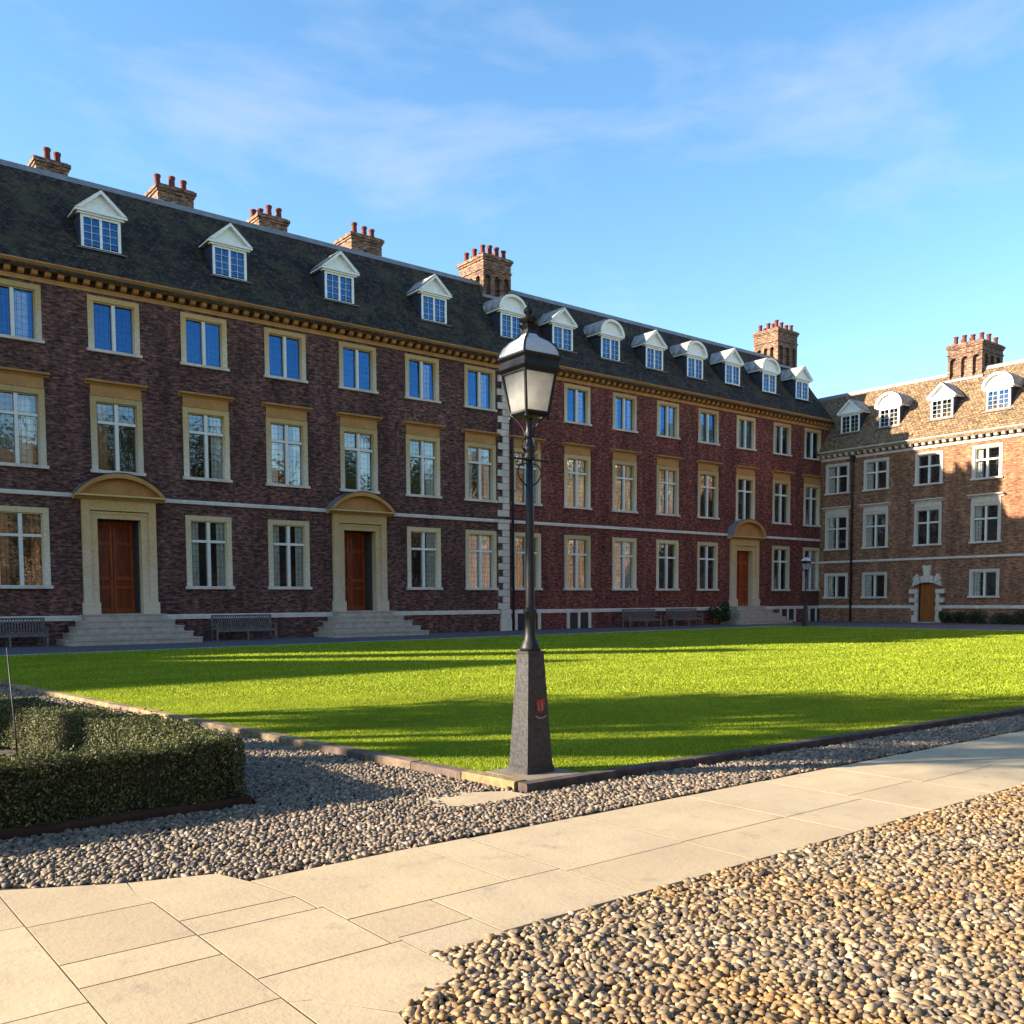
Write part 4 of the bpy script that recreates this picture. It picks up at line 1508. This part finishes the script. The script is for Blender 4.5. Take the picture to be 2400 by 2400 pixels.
    fn.frustum(0, 0, z, z + .035, .052, .045)
    fn.frustum(0, 0, z + .035, z + .075, .040, .060)
    fn.lathe(0, 0, [(.045, z + .075), (.055, z + .09), (.085, z + .115), (.085, z + .123), (.03, z + .135), (.022, z + .155), (.040, z + .175), (.043, z + .195), (.030, z + .215), (.014, z + .225), (.012, z + .26), (.004, z + .275)], 14)
    fn.build('finial', M_['iron'], o)
    return o

t = NT('frosted_glass')
n = t.noise(t.obj(), 7, 4, 0.6)
t.t.nodes.remove(t.b)
cc = t.ramp(n, (0.3, (0.55, 0.55, 0.53)), (0.7, (0.86, 0.85, 0.82)))
df = t.n('BsdfDiffuse')
tl = t.n('BsdfTranslucent')
gs = t.n('BsdfGlossy', Roughness=0.12)
t.l(cc, df.inputs['Color'])
t.l(cc, tl.inputs['Color'])
m1 = t.n('MixShader')
m1.inputs[0].default_value = 0.75
t.l(df.outputs[0], m1.inputs[1])
t.l(tl.outputs[0], m1.inputs[2])
m2 = t.n('MixShader')
m2.inputs[0].default_value = 0.10
t.l(m1.outputs[0], m2.inputs[1])
t.l(gs.outputs[0], m2.inputs[2])
t.l(m2.outputs[0], t.t.nodes['Material Output'].inputs['Surface'])
M_['frost'] = t.m
M_['dome'] = mat_plain('opal_dome', (0.48, 0.48, 0.46), 0.4, 0, 0.2, 8)

lamp = make_lamp('street_lamp', 'near black street lamp with frosted square lantern, on its tapered pedestal at the lawn corner', (5.10, 6.13, LZ), R(-3))
# red shield with pale charges and a scroll on the pedestal's front
cs = MB()
yy = -.1085
sh = [(-.042, .055), (.042, .055), (.042, -.01), (.030, -.042), (0, -.065), (-.030, -.042), (-.042, -.01)]
def lean_y(z):
    return -(.131 - .050 * (z - .055) / .945) - .002
zc = .565
pts_f = [(x + .022, lean_y(zc + z) - .006, zc + z) for x, z in sh]
pts_b = [(x + .022, lean_y(zc + z) + .003, zc + z) for x, z in sh]
n_ = len(sh)
cs.add(pts_f + pts_b, [tuple(range(n_))[::-1]] + [(i, (i + 1) % n_, (i + 1) % n_ + n_, i + n_) for i in range(n_)], 0)
def charge(poly, mi=1):
    pf = [(x + .022, lean_y(zc + z) - .009, zc + z) for x, z in poly]
    pb = [(x + .022, lean_y(zc + z) - .004, zc + z) for x, z in poly]
    m = len(poly)
    cs.add(pf + pb, [tuple(range(m))] + [(i, (i + 1) % m, (i + 1) % m + m, i + m) for i in range(m)], mi)
for cx in (-.024, .012):
    charge([(cx - .008, -.025), (cx + .008, -.025), (cx + .004, .042), (cx - .004, .042)])
    charge([(cx - .013, -.030), (cx - .006, -.040), (cx + .006, -.040), (cx + .013, -.030), (cx + .006, -.022), (cx - .006, -.022)])
for i in range(7):
    x0, x1 = -.055 + i * .11 / 7, -.055 + (i + 1) * .11 / 7
    s_ = lambda x: -.105 + 6.5 * x * x
    charge([(x0, s_(x0) - .007), (x1, s_(x1) - .007), (x1, s_(x1) + .007), (x0, s_(x0) + .007)], 1)
cs.build('crest', [M_['red'], M_['silver']], lamp)

def copy_tree(o, parent=None):
    c = o.copy()
    COL.objects.link(c)
    c.parent = parent
    for ch in list(o.children):
        if not ch.name.startswith('crest'):
            copy_tree(ch, c)
    return c
l2 = copy_tree(lamp)
l2.location = (43.5, 29.5, .05)
l2['label'] = 'distant black street lamp standing at the far lawn corner before the cross wing'


# ------------------------------------------------------------------ benches
def make_bench():
    o = thing('park_bench', 'x', 'bench', (0, 0, 0), 0, 'wooden benches along the brick fronts')
    L = 1.25
    s = MB()
    for i in range(5):
        y = -.26 + i * .105
        s.box(-L + .03, L - .03, y, y + .085, .415, .44)
    s.box(-L + .03, L - .03, -.285, -.262, .34, .414)
    s.build('seat', M_['bench'], o)
    b = MB()
    def ys(z):
        return .27 + (z - .44) * .20
    n = 26
    for i in range(n):
        x = -L + .10 + i * (2 * L - .20) / (n - 1)
        b.add([(x - .02, ys(.5), .5), (x + .02, ys(.5), .5), (x + .02, ys(.93), .93), (x - .02, ys(.93), .93), (x - .02, ys(.5) + .02, .5), (x + .02, ys(.5) + .02, .5), (x + .02, ys(.93) + .02, .93), (x - .02, ys(.93) + .02, .93)],
              [(0, 1, 2, 3), (7, 6, 5, 4), (0, 3, 7, 4), (1, 5, 6, 2)])
    b.box(-L + .05, L - .05, ys(.47) - .01, ys(.47) + .03, .45, .50)
    b.box(-L + .05, L - .05, ys(.95) - .01, ys(.95) + .03, .93, 1.00)
    b.build('backrest', M_['bench'], o)
    for x in (-L, 0, L - .07):
        lg = MB()
        lg.box(x, x + .07, -.27, -.20, 0, .62 if x else .41)
        lg.build('leg', M_['bench'], o)
        lg = MB()
        lg.box(x, x + .07, .25, .32, 0, 1.0 if x else .50)
        lg.build('leg', M_['bench'], o)
    for x in (-L, L - .07):
        ar = MB()
        ar.box(x - .01, x + .08, -.33, .30, .622, .66)
        ar.build('armrest', M_['bench'], o)
    return o
bench = make_bench()
for i, (x, lab) in enumerate(((6.75, 'weathered slatted bench left of the leftmost doorway steps'), (15.25, 'weathered slatted bench between the two doorways of the plum brick range'),
                              (38.05, 'slatted bench below the red brick range, the one nearer the lamp post'), (41.55, 'slatted bench below the red brick range, beside the dark bush'))):
    o = bench if i == 0 else copy_tree(bench)
    o.location = (x, YA - 1.05, 0)
    o['label'] = lab


# ------------------------------------------------------------------ plants
def leaf_mat(name, a, b_, c_, tr=.25):
    t = NT(name)
    isl = t.island()
    c = t.ramp(isl, (0.0, a), (0.6, b_), (1.0, c_))
    c = t.mix(0.7, c, t.ramp(t.noise(t.obj(), 4, 4, .6), (.3, .72), (.7, 1.25)), 'MULTIPLY')
    t.col(c)
    t.rough(.6)
    tl = t.n('BsdfTranslucent')
    t.l(c, tl.inputs['Color'])
    ms = t.n('MixShader')
    ms.inputs[0].default_value = tr
    t.l(t.b.outputs[0], ms.inputs[1])
    t.l(tl.outputs[0], ms.inputs[2])
    t.l(ms.outputs[0], t.t.nodes['Material Output'].inputs['Surface'])
    return t.m
M_['box_leaf'] = leaf_mat('hedge_leaf', (.022, .032, .008), (.062, .074, .020), (.21, .19, .065))
M_['dark_leaf'] = leaf_mat('dark_leaf', (.020, .032, .014), (.04, .06, .022), (.07, .09, .03))

def leaves(P, N, size, name, mat, parent):
    """small folded leaves at points P facing roughly N"""
    m = len(P)
    N = N + RNG.normal(0, .75, (m, 3))
    N /= np.linalg.norm(N, axis=1)[:, None]
    T = np.cross(N, RNG.normal(0, 1, (m, 3)))
    T /= np.linalg.norm(T, axis=1)[:, None]
    B_ = np.cross(N, T)
    s = (size * RNG.uniform(.6, 1.35, m))[:, None]
    V = np.stack([P - T * s, P - B_ * s * .5 + N * s * .12, P + T * s, P + B_ * s * .5 + N * s * .12], 1)
    return put(np_mesh(name, V.reshape(-1, 3), np.arange(4 * m), 4, mat), name, parent)

# clipped hedge: strips (x0,y0)-(x1,y1) with half width, top height
HT = .47
hpath = [((-3.5, 6.98), (2.60, 6.93), .15), ((2.62, 6.80), (2.62, 8.6), .22), ((2.62, 8.5), (1.95, 11.9), .22), ((1.95, 11.9), (1.0, 16.0), .22)]
hedge = thing('hedge', 'low clipped box hedge round an empty bed, its long front in shadow', 'hedge', (1.5, 7.0, 0))
core = MB()
Ps, Ns = [], []
for (x0, y0), (x1, y1), hw in hpath:
    dv = Vector((x1 - x0, y1 - y0))
    L = dv.length
    dv.normalize()
    nv = Vector((-dv.y, dv.x))
    c_ = hw - .05
    xa, ya, xb, yb = x0 + dv.x * .06, y0 + dv.y * .06, x1 - dv.x * .06, y1 - dv.y * .06
    pts = [(xa + nv.x * c_, ya + nv.y * c_), (xa - nv.x * c_, ya - nv.y * c_), (xb - nv.x * c_, yb - nv.y * c_), (xb + nv.x * c_, yb + nv.y * c_)]
    core.prism([(p[0] - 1.5, p[1] - 7.0) for p in pts], 'z', .03, HT - .05)
    dens = 8200
    for face, area in (('t', L * 2 * hw), ('l', L * HT), ('r', L * HT), ('a', 2 * hw * HT), ('b', 2 * hw * HT)):
        m = int(area * dens)
        s, a = RNG.uniform(0, 1, m), RNG.uniform(-1, 1, m)
        dp = np.abs(RNG.normal(0, .028, m))
        wob = .018 * np.sin(s * L * 5.1 + 1.3) + .012 * np.sin(s * L * 13)
        if face == 't':
            S, O, Z, n3 = s * L, a * hw, HT - dp + wob, (0, 0, 1)
        elif face in 'lr':
            sg = 1 if face == 'l' else -1
            S, O, Z, n3 = s * L, sg * (hw - dp + wob), .035 + (HT - .04) * (a * .5 + .5), (nv.x * sg, nv.y * sg, .1)
        else:
            sg = -1 if face == 'a' else 1
            S, O, Z, n3 = np.where(sg > 0, L - dp, dp), a * hw, .035 + (HT - .04) * s, (dv.x * sg, dv.y * sg, .1)
        P = np.stack([x0 + dv.x * S + nv.x * O - 1.5, y0 + dv.y * S + nv.y * O - 7.0, Z], 1)
        Ps.append(P)
        Ns.append(np.tile(np.array(n3, float), (m, 1)))
# stray sprigs standing up from the top
for (x0, y0), (x1, y1), hw in hpath:
    m = 900
    s, a = RNG.uniform(0, 1, m), RNG.uniform(-1, 1, m) * hw
    L = math.hypot(x1 - x0, y1 - y0)
    nx, ny = -(y1 - y0) / L, (x1 - x0) / L
    Ps.append(np.stack([x0 + (x1 - x0) * s + nx * a - 1.5, y0 + (y1 - y0) * s + ny * a - 7, HT + np.abs(RNG.normal(0, .022, m))], 1))
    Ns.append(np.tile([0, 0, .4], (m, 1)))
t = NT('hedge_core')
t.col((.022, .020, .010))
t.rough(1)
core.build('dark_core', t.m, hedge)  # solid dark core added inside the leaves to block light
leaves(np.concatenate(Ps), np.concatenate(Ns), .0125, 'foliage', M_['box_leaf'], hedge)
eb = MB()
eb.box(-5.0, 1.36, -.225, -.200, -.03, .032)
eb.box(1.362, 1.387, -.225, 1.6, -.03, .035)
tag(eb.build('timber_edging', M_['timber'], None, (1.5, 7.0, 0)), 'low red brown timber board edging the foot of the clipped hedge', 'edging')
sb = MB()
sb.add([(-3.5, 7.2, -.01), (2.5, 7.2, -.01), (2.5, 8.6, -.01), (1.9, 11.9, -.01), (.9, 16, -.01), (-3.5, 16, -.01)], [tuple(range(6))])
t = NT('bed_soil')
n = t.noise(t.obj(), 12, 5, .7)
t.col(t.ramp(n, (.3, (.04, .03, .02)), (.7, (.11, .085, .06))))
t.rough(1)
t.bump(n, 1, .03)
tag(sb.build('soil_bed', t.m), kind='structure')

def bush(label, loc, rad, h, n, size, mat, group=None, shape=1.0):
    o = thing('shrub', label, 'shrub', loc, 0, group)
    st = MB()
    rr_ = random.Random(label)
    for i in range(6):
        a = rr_.uniform(0, 6.28)
        st.tube([(0, 0, 0), (math.cos(a) * rad * .25, math.sin(a) * rad * .25, h * .4), (math.cos(a) * rad * .5, math.sin(a) * rad * .5, h * .8)], .018, 5, 0, .006)
    st.build('stem', M_['timber'], o)
    cl = RNG.normal(0, 1, (14, 3))
    cl /= np.linalg.norm(cl, axis=1)[:, None]
    cl = cl * np.array([rad * .62, rad * .62, h * .34]) + np.array([0, 0, h * .55])
    k_ = RNG.integers(0, 14, n)
    dd = RNG.normal(0, 1, (n, 3))
    dd /= np.linalg.norm(dd, axis=1)[:, None]
    P = cl[k_] + dd * (rad * .38 * RNG.uniform(.5, 1.1, n) ** .5)[:, None]
    P[:, 2] = np.abs(P[:, 2] - .02) + .02
    leaves(P, dd, size, 'foliage', mat, o)
    return o
bush('dark evergreen bush standing against the red brick wall left of its doorway', (44.85, YA - .85, 0), .72, 1.45, 2600, .06, M_['dark_leaf'])
for y, r_, h_, lab in ((28.12, .40, .85, 'small dark shrub beside the rusticated stone doorway'), (27.2, .62, .55, 'low dark shrub in the planting below the wing, second from the doorway'),
                       (26.1, .72, .70, 'low dark shrub in the planting below the wing, third from the doorway'), (24.85, .66, .48, 'low dark shrub in the planting below the wing, fourth from the doorway'), (23.6, .8, .62, 'low dark shrub in the planting below the wing, farthest from the doorway')):
    bush(lab, (XC - .62, y, 0), r_, h_, 900, .05, M_['dark_leaf'], 'shrubs planted along the foot of the wing')
bush('small leafy green shrub in the hedged bed at the left picture edge', (1.30, 8.4, 0), .22, .62, 700, .022, M_['box_leaf'])
stk = MB()
stk.tube([(0, 0, -.02), (-.02, 0, .5), (-.055, .01, 1.14)], .009, 6, 0, .005)
tag(stk.build('garden_stake', M_['pipe'], None, (1.66, 8.6, 0)), 'thin dark stake leaning in the hedged bed at the left picture edge', 'stake')

# bare trees outside the picture: their branches streak the near lawn and path with shade
def bare_tree(label, loc, h, seed, spread=.55, depth=6, bole=.28):
    rr_ = random.Random(seed)
    o = thing('bare_tree', label, 'tree', loc, 0, 'trees along the street side')
    tk, cr_ = MB(), MB()
    def grow(p, d_, L, r, lev):
        q_ = p + d_ * L
        mid_ = p + d_ * L * .5 + Vector((rr_.gauss(0, .04), rr_.gauss(0, .04), .02)) * L
        (tk if lev < 1 else cr_).tube([p, mid_, q_], r, 8 if lev < 3 else 4, 0, r * .66)
        if lev >= depth:
            return
        for _ in range(3 if lev else 4):
            v = Vector((rr_.gauss(0, 1), rr_.gauss(0, 1), rr_.gauss(0, 1))).normalized()
            nd = (d_ + v * spread * rr_.uniform(.8, 1.3) + Vector((0, 0, .10))).normalized()
            grow(p + d_ * L * rr_.uniform(.80 if lev == 0 else .72, 1.0), nd, (L if lev else h * .24) * rr_.uniform(.62, .82), r * .62, lev + 1)
    grow(Vector((0, 0, 0)), Vector((0, 0, 1)), h * bole, h * .026, 0)
    tk.build('trunk', M_['bark'], o)
    cr_.build('crown', M_['bark'], o)
    return o
M_['bark'] = mat_plain('bark', (.10, .085, .065), .9, 0, .4, 10, .5)
ta = bare_tree('bare tree behind the viewer, first along the sunlit range', (26, -8, 0), 15, 12, .6, 6)
tb = bare_tree('bare tree behind the viewer, second along the sunlit range', (36, -12, 0), 16, 13, .6, 6)
def leafy_tree(label, loc, h, seed):
    o = bare_tree(label, loc, h * .8, seed, .6, 4)
    rg = np.random.default_rng(seed)
    c0 = rg.normal(0, 1, (60, 3)) * np.array([h * .16, h * .16, h * .17]) + np.array([0, 0, h * .58])
    n = 26000
    k_ = rg.integers(0, 60, n)
    dd = rg.normal(0, 1, (n, 3))
    P = c0[k_] + dd * h * .038
    leaves(P[P[:, 2] > h * .2], dd[P[:, 2] > h * .2] + np.array([0, 0, .5]), .16, 'foliage', M_['dark_leaf'], o)
    return o
def side_tree(label, loc, h, seed, bole, n, rad, z0, z1, size):
    o = bare_tree(label, loc, h, seed, .6, 6, bole)
    rg = np.random.default_rng(seed)
    c0 = rg.uniform(-1, 1, (40, 3))
    c0 = c0 / np.maximum(1, np.linalg.norm(c0, axis=1))[:, None] * np.array([rad, rad, (z1 - z0) / 2]) + np.array([0, 0, (z0 + z1) / 2])
    k2 = rg.integers(0, 40, n)
    dd = rg.normal(0, 1, (n, 3))
    leaves(c0[k2] + dd * .34, dd, size, 'foliage', M_['dark_leaf'], o)
    return o
side_tree('leafy evergreen tree left of the picture shading the near lawn, the larger one', (-8.1, 16.6, 0), 11.5, 5, .40, 4200, 2.1, 5.2, 10.2, .085)
side_tree('leafy evergreen tree left of the picture shading the near lawn, the smaller one', (-5.2, 16.6, 0), 8.0, 8, .42, 3000, 1.3, 4.4, 7.4, .085)
bare_tree('tall bare branched tree left of the picture, the farthest from the lawn', (-11.4, 16.4, 0), 15.5, 21, .55, 6, .5)
for k_, (x, y) in enumerate(((22, -11), (33, -15), (50, -16), (66, -17))):
    leafy_tree('dark leafy evergreen tree behind the viewer, number %s along the sunlit range' % ('one', 'two', 'three', 'four')[k_], (x, y, 0), 19 + k_ % 2 * 2, 40 + k_)
for src, loc, rz, nm in ((ta, (47, -10, 0), 2, 'third'), (tb, (58, -14, 0), 1, 'fourth'), (ta, (70, -12, 0), 4, 'fifth'), (tb, (19, -13, 0), 3, 'nearest')):
    o = copy_tree(src)
    o.location, o.rotation_euler = loc, (0, 0, rz)
    o['label'] = 'bare tree behind the viewer, %s along the sunlit range' % nm
